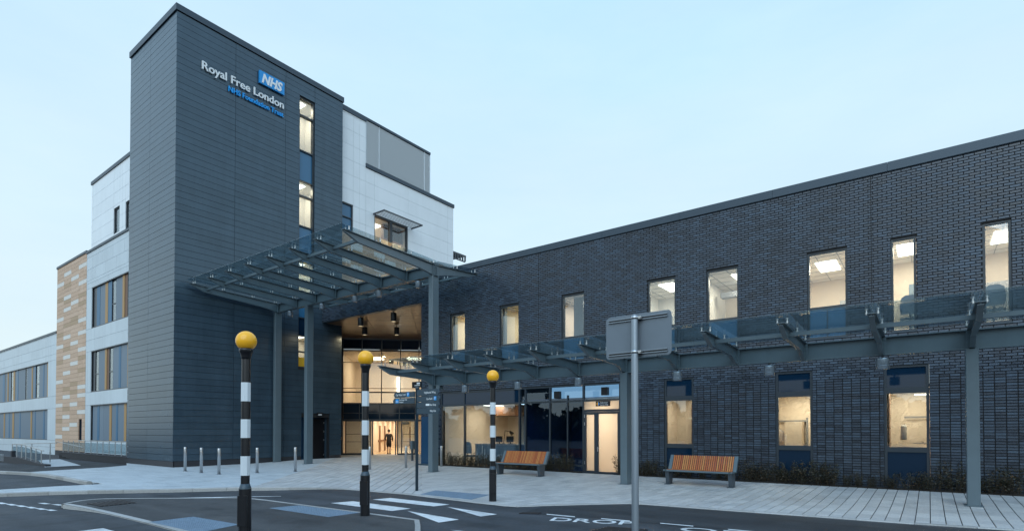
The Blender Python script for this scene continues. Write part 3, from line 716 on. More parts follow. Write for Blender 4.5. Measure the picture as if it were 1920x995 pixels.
# furniture and door seen inside upper rooms
a, b = UP[5][:2]; int_box('interior_screen', b-.55, YW+3.2, RZ0+.4, b+.2, YW+3.3, RZ0+1.75, M_igrey)
a, b = UP[6][:2]; int_box('interior_cupboard', a+.35, YW+2.7, RZ0, b+.5, YW+3.2, RZ0+1.9, M_slatefin)
a, b = UP[7][:2]; int_box('interior_cupboard', a-.2, YW+2.9, RZ0, b+.8, YW+3.4, RZ0+1.7, M_igrey)
a, b = UP[2][:2]; int_box('interior_partition', a-.2, YW+1.3, RZ0, a+.25, YW+1.4, RZ1, M_slatefin)
for n_ in (0, 1):
    a, b = UP[n_][:2]; int_box('interior_wall_band', a-.6, YW+3.0+n_*.5, RZ0, a+2.2, YW+3.06+n_*.5, RZ0+1.75, M_yellow); int_box('interior_reveal', a-.3, YW+.32, RZ0, a+.02, YW+.5, RZ1, M_slatefin)
def chair(x, y, z, m, s=1):
    r = MB(); r.bbox(x-.24, y-.24, z+.42, x+.24, y+.24, z+.50); r.prism_y([(x-.24, z+.55), (x+.24, z+.55), (x+.20, z+1.0), (x+.10, z+1.08), (x-.10, z+1.08), (x-.20, z+1.0)], y-.28, y-.22)
    r.tube((x, y, z+.06), (x, y, z+.42), .03)
    for k in range(5): r.tube((x, y, z+.07), (x+.27*math.cos(k*1.257), y+.27*math.sin(k*1.257), z+.03), .018, 6)
    return r
def office_chair(x, y, z, label, m, rz=0):
    t = empty('office_chair', label, 'chair', (x, y, z), rz)
    MB().bbox(x-.24, y-.24, z+.42, x+.24, y+.24, z+.50, .05).build('seat', m, t)
    MB().prism_y([(x-.22, z+.58), (x+.22, z+.58), (x+.24, z+.8), (x+.20, z+1.05), (x+.10, z+1.12), (x-.10, z+1.12), (x-.20, z+1.05), (x-.24, z+.8)], y-.30, y-.24).build('backrest', m, t)
    b = MB(); b.tube((x, y-.26, z+.46), (x, y-.27, z+.62), .02); b.tube((x, y, z+.06), (x, y, z+.42), .03)
    for k in range(5): b.tube((x, y, z+.07), (x+.27*math.cos(k*1.257), y+.27*math.sin(k*1.257), z+.03), .018, 6)
    b.build('base', M_black, t); return t
office_chair(UP[6][0]+.42, YW+.75, RZ0, 'dark office chair behind the narrow full height upper window', M_idark)
office_chair(UP[7][0]+.25, YW+.72, RZ0, 'dark office chair behind the rightmost upper window', M_slatefin)
# lower windows
for n_, (a, b, z0, z1) in enumerate(LOW):
    f = MB(); y0, y1 = YW+.04, YW+.15
    frame_rect(f, a+.003, b-.003, z0, z1-.003, y0, y1, .07)
    f.box(a+.073, y0, 2.74, b-.073, y1, 2.90); f.box(a+.073, y0, 1.10, b-.073, y1, 1.24)
    fo = f.build('window', M_frame, wing)
    MB().box(a+.073, y0+.03, 2.90, b-.073, y0+.045, z1-.073).build('dark_panel', M_dkglass, fo)
    MB().box(a+.073, y0+.03, z0+.073, b-.073, y0+.045, 1.10).build('dark_panel', M_dkglass, fo)
    MB().box(a+.073, y0+.04, 1.24, b-.073, y0+.055, 2.74).build('pane', M_glass, fo)
    MB().box(a-.001, YW-.02, z0-.035, b+.001, YW+.05, z0-.001).build('sill', M_cope, fo)
    wl = [M_cream, M_cream, M_cream, M_cream][n_]
    room(wing, a-.5, b+.5, YW+.31, YW+2.6, 0.05, 2.95, wall=wl, power=[30, 48, 46, 34][n_], lights=1, col=(1, .78, .52))
a, b = LOW[0][:2]
int_box('interior_coral_panel', a+.55, YW+2.3, 1.6, a+.95, YW+2.35, 2.7, M_ired); int_box('interior_door_panel', a+.2, YW+2.25, .05, a+.55, YW+2.3, 2.7, M_brown)
int_box('interior_rail', a+.1, YW+2.2, 2.15, a+.95, YW+2.24, 2.19, M_iwhite)
d = tag(MB().lathe([(.075, 1.45), (.085, 1.5), (.085, 1.78), (.06, 1.84)], a+.98, YW+1.6, 14).build('soap_dispenser', M_iwhite), 'white rounded dispenser behind the lower window left of the right bench', 'dispenser')
a, b = LOW[1][:2]
int_box('interior_door', a+.55, YW+2.35, .05, b+.3, YW+2.42, 2.1, M_cream); int_box('interior_door_edge', a+.48, YW+2.35, .05, a+.54, YW+2.44, 2.14, M_igrey)
a, b = LOW[2][:2]
int_box('interior_door', a+.45, YW+2.35, .05, b+.3, YW+2.42, 2.05, M_cream); int_box('interior_partition', a+.04, YW+.4, .05, a+.10, YW+1.2, 2.9, M_brown)
tag(MB().lathe([(.07, 1.42), (.08, 1.48), (.08, 1.80), (.055, 1.88)], a+.42, YW+1.2, 14).build('soap_dispenser', M_iwhite), 'white rounded dispenser inside the widest lower window on the right', 'dispenser')
a, b = LOW[1][:2]
int_box('interior_dado', a-.4, YW+2.5, 2.0, b+.4, YW+2.56, 2.06, M_igrey); int_box('interior_cupboard', a-.1, YW+1.9, .05, a+.42, YW+2.5, 2.0, M_cream)
a, b = LOW[2][:2]
int_box('interior_dado', a+.4, YW+2.28, 2.08, b+.4, YW+2.34, 2.14, M_igrey); int_box('interior_strip_light', b-.35, YW+1.0, 2.72, b+.4, YW+1.1, 2.76, M_lamp); int_box('interior_grab_rail', a+.62, YW+2.1, 1.3, b+.2, YW+2.14, 1.33, M_ss)
# venetian slats in the widest lower window
vb = MB()
for k in range(34): vb.box(a+.09, YW+.17, 1.26+k*.044, b-.09, YW+.19, 1.264+k*.044)
vb.build('blind', mat('blind_slat', (.72, .66, .56), .6), wing, kind='stuff')
# ground floor glazing (waiting room, dark bay, door bay)
def cx(px): return Py(px, 800, YW)[0]
f = MB(); y0, y1 = YW+.03, YW+.15; A_, B_ = CW[0], CW[1]; ZT = 2.86
frame_rect(f, A_+.003, B_-.003, CW[2], CW[3]-.003, y0, y1, .06)
MUL = [869.5, 972.5, 984, 1030, 1092.7]
for p in MUL: f.box(cx(p)-.03, y0-.004, CW[2]+.06, cx(p)+.03, y1, CW[3]-.06)
f.box(cx(1063)-.02, y0-.004, .3, cx(1063)+.02, y1, 3.1)
seg = [A_+.06]+[v for p in MUL for v in (cx(p)-.03, cx(p)+.03)]+[B_-.06]
for i in range(0, len(seg), 2):
    f.box(seg[i], y0, ZT-.035, seg[i+1], y1, ZT+.035)
    if i > 3 and i < 10: f.box(seg[i], y0, .30, seg[i+1], y1, .36)
cw = f.build('curtain_wall', M_frame, wing)
for i in range(0, len(seg), 2):
    dark = i in (4, 6, 8)
    MB().box(seg[i], y0+.04, ZT+.035, seg[i+1], y0+.055, CW[3]-.06).build('pane', M_dkglass if i < 4 else M_dglass, cw)
    if i < 10: MB().box(seg[i], y0+.04, CW[2]+.06, seg[i+1], y0+.055, ZT-.035).build('pane', M_dglass if dark else M_glass, cw)
# door in the last bay
dx0, dx1 = cx(1092.7)+.03, B_-.06; zt = 2.42
f = MB(); f.box(dx0, y0+.01, zt, dx1, y1-.01, zt+.09); f.build('door_head', M_frame, cw)
MB().box(dx0, y0+.04, zt+.09, dx1, y0+.055, ZT-.035).build('fanlight', M_frost, cw)
dm = dx0+.36*(dx1-dx0)
for name, a, b, gl_ in (('side_leaf', dx0, dm, .10), ('door', dm+.006, dx1, .08)):
    f = MB(); frame_rect(f, a, b, CW[2]+.0, zt-.005, y0+.02, y0+.08, gl_)
    d = f.build(name, M_frame, wing)
    MB().box(a+gl_, y0+.045, CW[2]+gl_, b-gl_, y0+.055, zt-.005-gl_).build('pane', M_frost, d)
    if name == 'door':
        h = MB(); h.tube((a+.05, y0-.03, 1.02), (a+.19, y0-.03, 1.02), .011); h.tube((a+.05, y0-.03, 1.02), (a+.05, y0+.02, 1.02), .011); h.box(a+.03, y0+.008, .9, a+.07, y0+.02, 1.08); h.build('handle', M_ss, d)
    else:
        for z in (.4, 1.9, 2.2): MB().box(a+.01, y0+.005, z, a+.035, y0+.02, z+.12).build('hinge', M_ss, d)
sg = empty('door_sign', 'small dark sign with white lettering above the glazed door under the long canopy', 'sign', (cx(1117.6), y0, 2.5))
sx0, sx1 = Py(1117.6, 756, y0)[0], Py(1144.4, 756, y0)[0]; sz0, sz1 = Py(1130, 761, y0)[2], Py(1130, 751.3, y0)[2]
MB().box(sx0, y0-.03, sz0, sx1, y0-.005, sz1).build('sign_plate', M_black, sg)
text_mesh('Authorised', 'lettering', M_txt, sg, (sx0+.2, y0-.031, (sz0+sz1)/2+.015), (1, 0, 0), (0, 0, 1), width=.3, height=.055, depth=.003)
text_mesh('Access Only', 'lettering', M_txt, sg, (sx0+.2, y0-.031, (sz0+sz1)/2-.065), (1, 0, 0), (0, 0, 1), width=.33, height=.055, depth=.003)
zc = (sz0+sz1)/2; xc = sx0+.1
MB().prism_y([(xc-.06, zc), (xc, zc-.08), (xc, zc+.08)], y0-.034, y0-.031).build('symbol', M_amber, sg)
MB().prism_y([(xc+.005, zc-.08), (xc+.07, zc), (xc+.005, zc+.08)], y0-.034, y0-.031).build('symbol', M_nhs, sg)
MB().box(cx(1136)-.13, y0-.16, 3.03, cx(1136)+.13, y0-.01, 3.33).build('camera_housing', M_black, wing)
MB().box(cx(1047)-.13, y0-.16, 2.98, cx(1047)+.13, y0-.01, 3.26).build('camera_housing', M_black, wing)
# waiting room, unlit bay, lobby behind the door
room(wing, cx(826), cx(975), YW+.31, YW+5.2, .05, 2.95, power=110, lights=2, col=(1, .80, .56), back=M_cream)
room(wing, cx(978), cx(1090), YW+.31, YW+4, .05, 2.95, wall=M_idark, floor=M_idark, ceil=M_idark, power=7, lights=1, back=M_idark, lamp=M_idark)  # navy walls and an added faint lamp blue the glass of this unlit bay
room(wing, cx(1094), cx(1166), YW+.31, YW+3, .05, 2.95, power=50, lights=1, col=(1, .80, .56))
# waiting room things
x0 = cx(869.5)
int_box('interior_panel', cx(940), YW+4.3, .9, cx(985), YW+4.4, 2.35, M_iwhite); int_box('interior_bulkhead', cx(850), YW+3.0, 2.45, cx(890), YW+5.1, 2.94, M_brown)
int_box('interior_notice', cx(905), YW+5.1, 1.2, cx(905)+.35, YW+5.18, 2.0, M_iwhite); int_box('interior_switchboard', cx(930), YW+5.08, 1.2, cx(930)+.4, YW+5.18, 1.9, M_igrey)
desk = empty('reception_desk', 'long dark reception desk inside the lit ground floor room', 'desk', (cx(900), YW+1.6, .05))
MB().box(cx(858), YW+1.2, 1.02, cx(968), YW+2.0, 1.08).build('desk_top', M_igrey, desk)
n_ = 12; a, b = cx(858), cx(968)
for k in range(n_): MB().box(a+(b-a)*k/n_+.006, YW+1.24, .1, a+(b-a)*(k+1)/n_-.006, YW+1.28, 1.02).build('front_panel', M_slatefin, desk)
lamp = empty('desk_lamp', 'black angled desk lamp on the reception desk', 'lamp', (cx(907), YW+1.5, 1.08))
l = MB(); p = Vector((cx(905), YW+1.5, 1.08)); l.lathe([(.1, 1.08), (.1, 1.1), (.02, 1.12)], p.x, p.y, 12); l.tube(p, p+Vector((.1, 0, .62)), .014); l.tube(p+Vector((.1, 0, .62)), p+Vector((.42, 0, .56)), .014); l.build('arm', M_black, lamp)
MB().tube(p+Vector((.38, 0, .58)), p+Vector((.52, 0, .46)), .05, 12, .09).build('lamp_head', M_black, lamp)
for k, (px_, lab) in enumerate(((896, 'small black monitor left of the desk lamp on the reception desk'), (917, 'wide black monitor right of the desk lamp behind the crossing beacon'))):
    m_ = empty('monitor', lab, 'monitor', (cx(px_), YW+1.55, 1.08)); X_ = cx(px_)
    MB().bbox(X_-.2, YW+1.5, 1.16, X_+.2, YW+1.54, 1.44).build('screen', M_black, m_); MB().box(X_-.1, YW+1.48, 1.08, X_+.1, YW+1.62, 1.1).box(X_-.02, YW+1.54, 1.1, X_+.02, YW+1.57, 1.3).build('foot', M_black, m_)
office_chair(cx(857), YW+1.0, .05, 'dark chair with pale legs at the left end of the lit waiting room', M_slatefin)
for (px_, lab) in ((878, 'leftmost pale folding chair leaning at the reception desk'), (893, 'pale folding chair right of its twin at the reception desk')):
    X_ = cx(px_); c = empty('folding_chair', lab, 'chair', (X_, YW+.85, .05))
    MB().tube((X_-.2, YW+.8, .05), (X_-.32, YW+1.0, 1.0), .014, 8).tube((X_+.12, YW+.8, .05), (X_, YW+1.0, 1.0), .014, 8).tube((X_-.1, YW+1.15, .05), (X_-.2, YW+.85, .55), .012, 8).tube((X_+.2, YW+1.15, .05), (X_+.1, YW+.85, .55), .012, 8).build('legs', M_ss, c)
    MB().bbox(X_-.22, YW+.72, .48, X_+.14, YW+1.05, .52).build('seat', M_slatefin, c)
    MB().box(X_-.33, YW+.96, .72, X_+.0, YW+1.0, 1.0).build('backrest', M_slatefin, c)

# ------------------------------------------------------------------ tower
tower = empty('slate_tower', 'tall slate blue clad hospital tower with white and blue lettering', 'building', (TX, TY, 0))
TZ = 21.30; PL = .27; CH = .3006
pz = lambda y, x=563: Px(x, y, TX)[2]
S0, S1 = Px(561.5, 300, TX)[1], Px(590, 300, TX)[1]
STRIP = [S0, S1, pz(688), pz(180)]
D0, D1 = Px(565, 820, TX)[1], Px(618, 820, TX)[1]; DOOR = [D0, D1, 0, pz(781, 565)]
tops = [STRIP, DOOR]
bm = MB()
for a, b, z0, z1 in cells(TY+.08, TYB, -.3, TZ, tops): bm.box(TX-.3, a, z0, TX-.06, b, z1)
bm.box(TXL+.06, TY+.06, -.3, TX-.06, TY+.08, TZ); bm.box(TXL+.06, TY+.08, -.3, TXL+.3, TYB, TZ); bm.box(TXL+.3, TYB-.2, -.3, TX-.3, TYB, TZ); bm.box(TXL+.06, TY+.08, TZ, TX-.06, TYB, TZ+.1)
bm.build('backing_wall', M_back, tower)
MB().box(TX-.06, TY+.03, -.1, TX-.02, D0, PL).build('plinth', M_plinth, tower); MB().box(TX-.06, D1, -.1, TX-.02, TYB, PL).build('plinth', M_plinth, tower)
MB().box(TXL, TY+.02, -.1, TX-.02, TY+.06, PL).build('plinth', M_plinth, tower)
JY = [TY, 13.79, 16.52, S1, TYB]; JX = [TXL, -30.9, TX]
pan = []
n_ = 0; z = PL
while z < TZ-.02:
    z1 = min(TZ, z+CH)
    for a, b in zip(JY, JY[1:]):
        for p, q in clip_span(a, b, [(o[0], o[1]) for o in tops if o[2] < z1-.04 and o[3] > z+.04]): pan.append(('x', p, q, z, z1))
    for a, b in zip(JX, JX[1:]): pan.append(('y', a, b, z, z1))
    z = z1
pan.sort(key=lambda p: (math.hypot(-28, (p[1]+p[2])/2) if p[0] == 'x' else math.hypot((p[1]+p[2])/2, TY))+abs(p[3]-4)*.25)
g = .007; pm = MB()
for k, (ax, a, b, z0, z1) in enumerate(pan):
    mb = MB() if k < 290 else pm; dz = random.uniform(-.002, .002)
    if ax == 'x':
        mb.add([(TX-.045, a+g, z0+g), (TX-.045, b-g, z0+g), (TX-.045, b-g, z1-g), (TX-.045, a+g, z1-g), (TX+dz, a+g+(.0 if a > TY else -g), z0+g), (TX+dz, b-g, z0+g), (TX+dz, b-g, z1-g), (TX+dz, a+g+(.0 if a > TY else -g), z1-g)],
               [(4, 5, 6, 7), (0, 1, 5, 4), (1, 2, 6, 5), (2, 3, 7, 6), (3, 0, 4, 7)])
    else:
        mb.box(a+g, TY+dz, z0+g, b-g-(.01 if b == TX else 0), TY+.045, z1-g)
    if k < 290: mb.build('cladding_panel', M_panel, tower)
pm.build('upper_cladding_panels', M_panel, tower, kind='stuff')
cp = MB()
cp.box(TXL-.05, TY-.06, TZ+.03, TX+.06, TY+.3, TZ+.33); cp.build('coping', M_cope, tower)
MB().box(TX-.3, TY+.3, TZ+.03, TX+.06, TYB+.05, TZ+.328).build('coping', M_cope, tower)
MB().box(TXL-.05, TY+.302, TZ+.03, TXL+.3, TYB, TZ+.328).build('coping', M_cope, tower)
MB().box(TX-.05, TY+.02, TZ-.0, TX-.02, TYB, TZ+.03).box(TXL, TY+.02, TZ, TX-.02, TY+.05, TZ+.03).build('shadow_gap', M_back, tower)
# window strip
def xframe(mb, a, b, z0, z1, x0, x1, t):
    mb.box(x0, a, z0, x1, a+t, z1); mb.box(x0, b-t, z0, x1, b, z1); mb.box(x0, a+t, z1-t, x1, b-t, z1); mb.box(x0, a+t, z0, x1, b-t, z0+t)
f = MB(); xframe(f, S0+.003, S1-.003, STRIP[2], STRIP[3]-.003, TX-.30, TX-.08, .06)
lv = [(181, 211, 'g'), (214, 277.5, 'g'), (280, 335, 'b'), (337, 363, 'g'), (366, 420, 'g'), (422.5, 487, 'b'), (489, 506, 'g'), (509, 550, 'g'), (553, 593, 'b'), (595, 627, 'k'), (629, 657, 'g'), (659.5, 668, 'g'), (668.1, 687, 'y')]
for (a, b, c), (a2, b2, c2) in zip(lv, lv[1:]):
    if a2-b > .5: f.box(TX-.28, S0+.06, pz(a2), TX-.10, S1-.06, pz(b))
st = f.build('stair_window', M_frame, tower)
for a, b, c in lv:
    m_ = {'g': M_glass, 'b': M_blue, 'k': M_dkglass, 'y': M_yellow}[c]
    MB().box(TX-.20, S0+.061, pz(b)+.001, TX-.18, S1-.061, pz(a)-.001).build({'g': 'pane', 'b': 'blue_panel', 'k': 'dark_panel', 'y': 'yellow_panel'}[c], m_, st)
def room_x(parent, x1, depth, y0, y1, z0, z1, power, wall=None, col=(1, .80, .56)):
    T = lambda p: (x1-p[1], p[0], p[2])
    room(parent, y0, y1, 0, depth, z0, z1, wall=wall, power=power, T=T, col=col)
for (za, zb, pw) in ((283, 176, 55), (424, 334, 50), (552, 486, 40), (690, 626, 26)):
    room_x(tower, TX-.31, 1.6, S0-.5, S1+.6, pz(za), pz(zb), pw, wall=M_iwhite)
MB().box(TX-1.5, S0+.35, pz(262), TX-1.45, S0+.6, pz(236)).build('interior_notice', M_slatefin, tower)
# recessed door
MB().box(TX-.9, D0, 0, TX-.86, D1, DOOR[3]).build('door_recess_back', M_idark, tower)
MB().box(TX-.86, D0-.0, 0, TX-.31, D0+.02, DOOR[3]).box(TX-.86, D1-.02, 0, TX-.31, D1, DOOR[3]).box(TX-.86, D0, DOOR[3]-.02, TX-.31, D1, DOOR[3]).build('door_reveal', M_panel, tower)
dd = MB().box(TX-.50, D0+(D1-D0)*.35, .02, TX-.45, D1-.06, DOOR[3]-.08).build('door', M_black, tower)
for z in (.25, 1.1, 1.6, 2.1): MB().box(TX-.449, D1-.12, z, TX-.43, D1-.07, z+.1).build('hinge', M_ss, dd)
dy0, dy1 = Px(594, 776, TX)[1], Px(603, 776, TX)[1]
ds = empty('door_name_sign', 'tiny dark sign with two white lines above the dark door in the slate tower', 'sign', (TX+.01, dy0, 2.6))
MB().box(TX+.004, dy0, Px(598, 779, TX)[2], TX+.02, dy1+.1, Px(598, 773, TX)[2]).build('sign_plate', M_black, ds)
MB().box(TX+.021, dy0+.08, 2.62, TX+.023, dy1, 2.645).box(TX+.021, dy0+.08, 2.57, TX+.023, dy1, 2.595).build('lettering', M_txt, ds)
# lettering high on the tower
rf = empty('hospital_name_sign', 'raised white and blue hospital lettering with blue box logo high on the slate tower', 'sign', (TX, 14, 16))
def onx(px_, py_): return Vector(Px(px_, py_, TX+.03))
a = onx(378, 130.5); b = onx(531, 204.5); zavg = (a.z+b.z)/2
text_mesh('Royal Free London', 'letter', M_txt, rf, (TX+.03, a.y, zavg), (0, 1, 0), (0, 0, 1), width=b.y-a.y, height=.41, depth=.07, bold=.012, split=True)
c = onx(427.8, 172.5); d_ = onx(530.7, 219.4); z2 = (c.z+d_.z)/2
text_mesh('NHS Foundation Trust', 'letter', M_txtb, rf, (TX+.03, c.y, z2), (0, 1, 0), (0, 0, 1), width=d_.y-c.y, height=.27, depth=.06, bold=.012, split=True)
q0 = onx(484.7, 157.6); q1 = onx(531.4, 178.5); q2 = onx(484.7, 133.8); zb = (q0.z+q1.z)/2; hb = q2.z-q0.z
MB().box(TX+.03, q0.y, zb, TX+.13, q1.y, zb+hb).build('logo_box', M_nhs, rf)
text_mesh('NHS', 'logo_letter', M_txt, rf, (TX+.131, q0.y+.12, zb+hb*.14), (0, 1, 0), (0, 0, 1), width=(q1.y-q0.y)-.24, height=hb*.72, depth=.02, shear=.25, bold=.04, split=True)

# ------------------------------------------------------------------ white block behind the tower
BX = -28.3; SZ_ = 8.2
wb = empty('white_block', 'white panelled block behind the slate tower with a louvred plant screen on top', 'building', (BX, 20.2, 0))
y0_, y1_, y2_, y3_ = 20.2, Px(686, 308, BX)[1], Px(806, 285, BX)[1], Px(850, 383, BX)[1]
ZA, ZB_ = 21.3, 18.42
W1 = [Px(702, 430, BX)[1], Px(765, 430, BX)[1], 13.76, Px(702, 402, BX)[2]]
W0 = [y0_-.2, Px(662, 400, BX)[1], 13.76, Px(655, 382, BX)[2]]
wo = [W0, W1]
bk = MB()
for a, b, z0, z1 in cells(y0_, y3_-.05, SZ_, ZB_-.15, wo): bk.box(BX-.3, a, z0, BX-.05, b, z1)
bk.box(BX-.3, y0_, ZB_-.15, BX-.05, y1_, ZA-.1); bk.box(BX-8, y3_-.3, SZ_, BX-.3, y3_-.05, ZB_-.15); bk.box(BX-8, y0_, ZB_-.4, BX-.3, y3_-.3, ZB_-.15); bk.box(BX-8, y0_, ZB_-.15, BX-.3, y0_+.2, ZA-.1); bk.box(BX-8, y2_-.2, ZB_-.14, BX-.4, y2_, ZA-.1)
bk.box(BX-8, y0_+.2, ZA-.2, BX-.3, y2_-.2, ZA-.1)
bk.build('backing_wall', M_back, wb)
hs = [13.72]
while hs[-1] < ZA-.2: hs.append(hs[-1]+.921)
js = [y0_, Px(674, 300, BX)[1], Px(839, 430, BX)[1], y3_]
for z0, z1 in zip(hs, hs[1:]):
    for a, b in zip(js, js[1:]):
        for p, q, r, s_ in cells(a, b, z0, min(z1, ZA-.1), wo+[[y1_, 99, ZB_-.12, 99]]):
            if q-p < .03 or s_-r < .03: continue
            MB().box(BX-.045, p+.006, r+.006, BX, q-.006, s_-.006).build('cladding_panel', M_white, wb)
# tile cladding at the lower storeys of this block
z = 8.2; k = 0
TL, THt = .9, .31
mb_t = {}
while z < 13.6:
    y = y0_-(k % 2)*0.0; 
    while y < y3_-.01:
        q = min(y+TL, y3_); r = random.random(); m_ = M_terraw if r > .85 else (M_terrad if r > .72 else M_terra)
        mb = MB().box(BX-.04, y+.004, z+.004, BX, q-.004, z+THt-.004)
        mb.build('facade_tile', m_, wb); y += TL
    z += THt; k += 1
MB().box(BX-.1, y0_, ZA-.1, BX+.05, y1_, ZA+.2).build('coping', M_cope, wb)
MB().box(BX-.1, y1_, ZA+.05, BX+.05, y2_+.03, ZA+.2).build('coping', M_cope, wb)
MB().box(BX-.25, y1_-.02, ZB_-.10, BX+.07, y3_+.05, ZB_+.14).build('coping', M_cope, wb)
lv_ = [y1_, Px(711, 300, BX)[1], Px(796, 330, BX)[1], y2_]
nl = 22; H_ = ZA+.03-(ZB_+.16)
for a, b in zip(lv_, lv_[1:]):
    for k in range(nl):
        z = ZB_+.17+k*H_/nl; MB().prism_y([(BX-.03, z+H_/nl*.80), (BX-.07, z+.0), (BX-.05, z), (BX-.01, z+H_/nl*.80)], a+.02, b-.02).build('louvre_blade', M_louvre, wb)
for y in lv_: MB().box(BX-.06, y-.03, ZB_+.15, BX+.01, y+.03, ZA+.04).build('louvre_post', M_louvre, wb)
ls = MB()
for k in range(nl):
    z = ZB_+.17+k*H_/nl; ls.box(BX-8, y2_-.12, z, BX-.07, y2_-.04, z+H_/nl*.5)
ls.build('side_louvres', M_louvre, wb, kind='stuff')
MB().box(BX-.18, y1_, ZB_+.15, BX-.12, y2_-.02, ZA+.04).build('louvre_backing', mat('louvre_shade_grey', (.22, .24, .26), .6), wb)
f = MB(); xframe(f, W1[0]+.003, W1[1]-.003, W1[2], W1[3]-.003, BX-.25, BX-.03, .07)
wm1 = Px(731.6, 430, BX)[1]; wm2 = Px(736.4, 430, BX)[1]; f.box(BX-.22, wm1, W1[2]+.07, BX-.03, wm2, W1[3]-.07)
wf = f.build('window', M_frame, wb)
MB().box(BX-.13, W1[0]+.07, W1[2]+.07, BX-.12, wm1, W1[3]-.07).build('pane', M_glass, wf); MB().box(BX-.13, wm2, W1[2]+.07, BX-.12, W1[1]-.07, W1[3]-.07).build('pane', M_glass, wf)
room_x(wb, BX-.31, 3.5, W1[0]-.3, W1[1]+.4, W1[2]-.4, W1[3]+.1, 90, wall=M_cream)
MB().box(BX-1.2, wm2, W1[3]-.9, BX-.9, W1[1]+.3, W1[3]+.05).build('interior_blind', M_brown, wb)
f = MB(); xframe(f, W0[0]+.003, W0[1]-.003, W0[2], W0[3]-.003, BX-.25, BX-.03, .07); zz = Px(655, 408, BX)[2]; f.box(BX-.2, W0[0]+.07, zz-.03, BX-.03, W0[1]-.07, zz+.03)
wf = f.build('window', M_frame, wb)
MB().box(BX-.12, W0[0]+.07, zz+.03, BX-.11, W0[1]-.07, W0[3]-.07).build('blue_panel', M_blue, wf); MB().box(BX-.12, W0[0]+.07, W0[2]+.07, BX-.11, W0[1]-.07, zz-.03).build('blue_panel', M_blue, wf)
# sunshade
def sunshade(y0, y1, z, x0, x1, nsl):
    s_ = MB(); s_.box(x0, y0, z-.03, x1, y0+.05, z+.06); s_.box(x0, y1-.05, z-.03, x1, y1, z+.06); s_.box(x1-.04, y0+.05, z-.02, x1, y1-.05, z+.05)
    fr_ = s_.build('sunshade_frame', M_frame, wb)
    for k in range(nsl):
        x = x0+.08+(x1-x0-.1)*k/nsl; MB().box(x, y0+.051, z, x+.055, y1-.051, z+.014).build('sunshade_slat', M_frame, fr_)
sunshade(W1[0]-.12, W1[1]+.32, W1[3]-.02, BX+.0, BX+1.1, 6)
z = 14.75; s_ = MB(); ya, yb = y3_+.0, y3_+1.55
s_.box(BX-2.4, ya, z+.34, BX-.1, yb, z+.40); s_.box(BX-.16, ya, z+.26, BX-.1, yb, z+.34); s_.box(BX-.16, ya, z-.14, BX-.1, yb-.1, z-.06)
for k in range(6): s_.box(BX-.16, ya+.0+k*.28, z-.06, BX-.10, ya+.13+k*.28, z+.26)
s_.build('side_sunshade', M_frame, wb)

# ------------------------------------------------------------------ left wing: white upper block, terracotta bay, low wing
LY = 12.5
lw = empty('left_wing', 'pale panelled wing with a patterned terracotta bay left of the slate tower', 'building', (-40, LY, 0))
pl = lambda a, b: Py(a, b, LY)
xa, xb, xc_, xd = pl(-60, 700)[0], pl(105.5, 700)[0], pl(160.5, 700)[0], TXL+.05
zlow, zter, zwh = pl(105, 622)[2], pl(162, 477)[2], pl(200, 450)[2]
zter = pl(120, 496)[2]; zwh = pl(200, 452.5)[2]; ztop = Py(243, 290, LY+.5)[2]
bays = []
def bayz(pxl, pyt, pyb): return pl(pxl, pyt)[2], pl(pxl, pyb)[2]
b1 = [pl(171.5, 600)[0], xd+.3, pl(239.7, 593.5)[2], pl(239.7, 508.7)[2]]
b2 = [pl(171.5, 600)[0], xd+.3, pl(239.7, 726.3)[2], pl(239.7, 640.7)[2]]
b3 = [pl(171.5, 600)[0], xd+.3, pl(239.7, 828)[2], pl(239.7, 753.4)[2]]
b4 = [xa-1, pl(90, 700)[0], pl(90, 743.7)[2], pl(90, 677.7)[2]]
b5 = [xa-1, pl(90, 700)[0], pl(90, 824)[2], pl(90, 766.2)[2]]
slot = [pl(147.5, 800)[0], pl(153.5, 800)[0], pl(150, 826)[2], pl(150, 785)[2]]
lops = [b1, b2, b3, b4, b5, slot]
bk = MB()
for a, b, z0, z1 in cells(xa, xb, -.6, zlow-.1, lops): bk.box(a, LY+.05, z0, b, LY+.3, z1)
for a, b, z0, z1 in cells(xb, xc_, -.6, zter-.1, lops): bk.box(a, LY+.05, z0, b, LY+.3, z1)
for a, b, z0, z1 in cells(xc_, xd+.3, -.6, zwh-.1, lops): bk.box(a, LY+.05, z0, b, LY+.3, z1)
bk.box(xa, LY+.3, zlow-.3, xb, LY+9, zlow-.1); bk.box(xb-.2, LY+.3, zlow-.1, xb, LY+9, zter-.1); bk.box(xb, LY+.3, zter-.3, xc_, LY+9, zter-.1)
U0 = Py(172, 400, LY+.5)[0]; uw = [[Py(213, 420, LY+.5)[0], Py(224, 420, LY+.5)[0], Py(224, 433, LY+.5)[2], Py(224, 385, LY+.5)[2]], [Py(235, 420, LY+.5)[0], TXL+.4, Py(235, 433, LY+.5)[2], Py(242, 375, LY+.5)[2]]]
for a, b, z0, z1 in cells(U0+.05, xd+.5, zwh-.3, ztop-.1, uw): bk.box(a, LY+.55, z0, b, LY+.8, z1)
bk.box(U0+.05, LY+.8, zwh-.3, U0+.3, LY+9, ztop-.1); bk.box(U0+.3, LY+.8, ztop-.3, xd+.5, LY+9, ztop-.1)
bk.box(xa, LY+.9, .0, xd+.3, LY+.95, 8.0)
bk.build('backing_wall', M_back, lw)
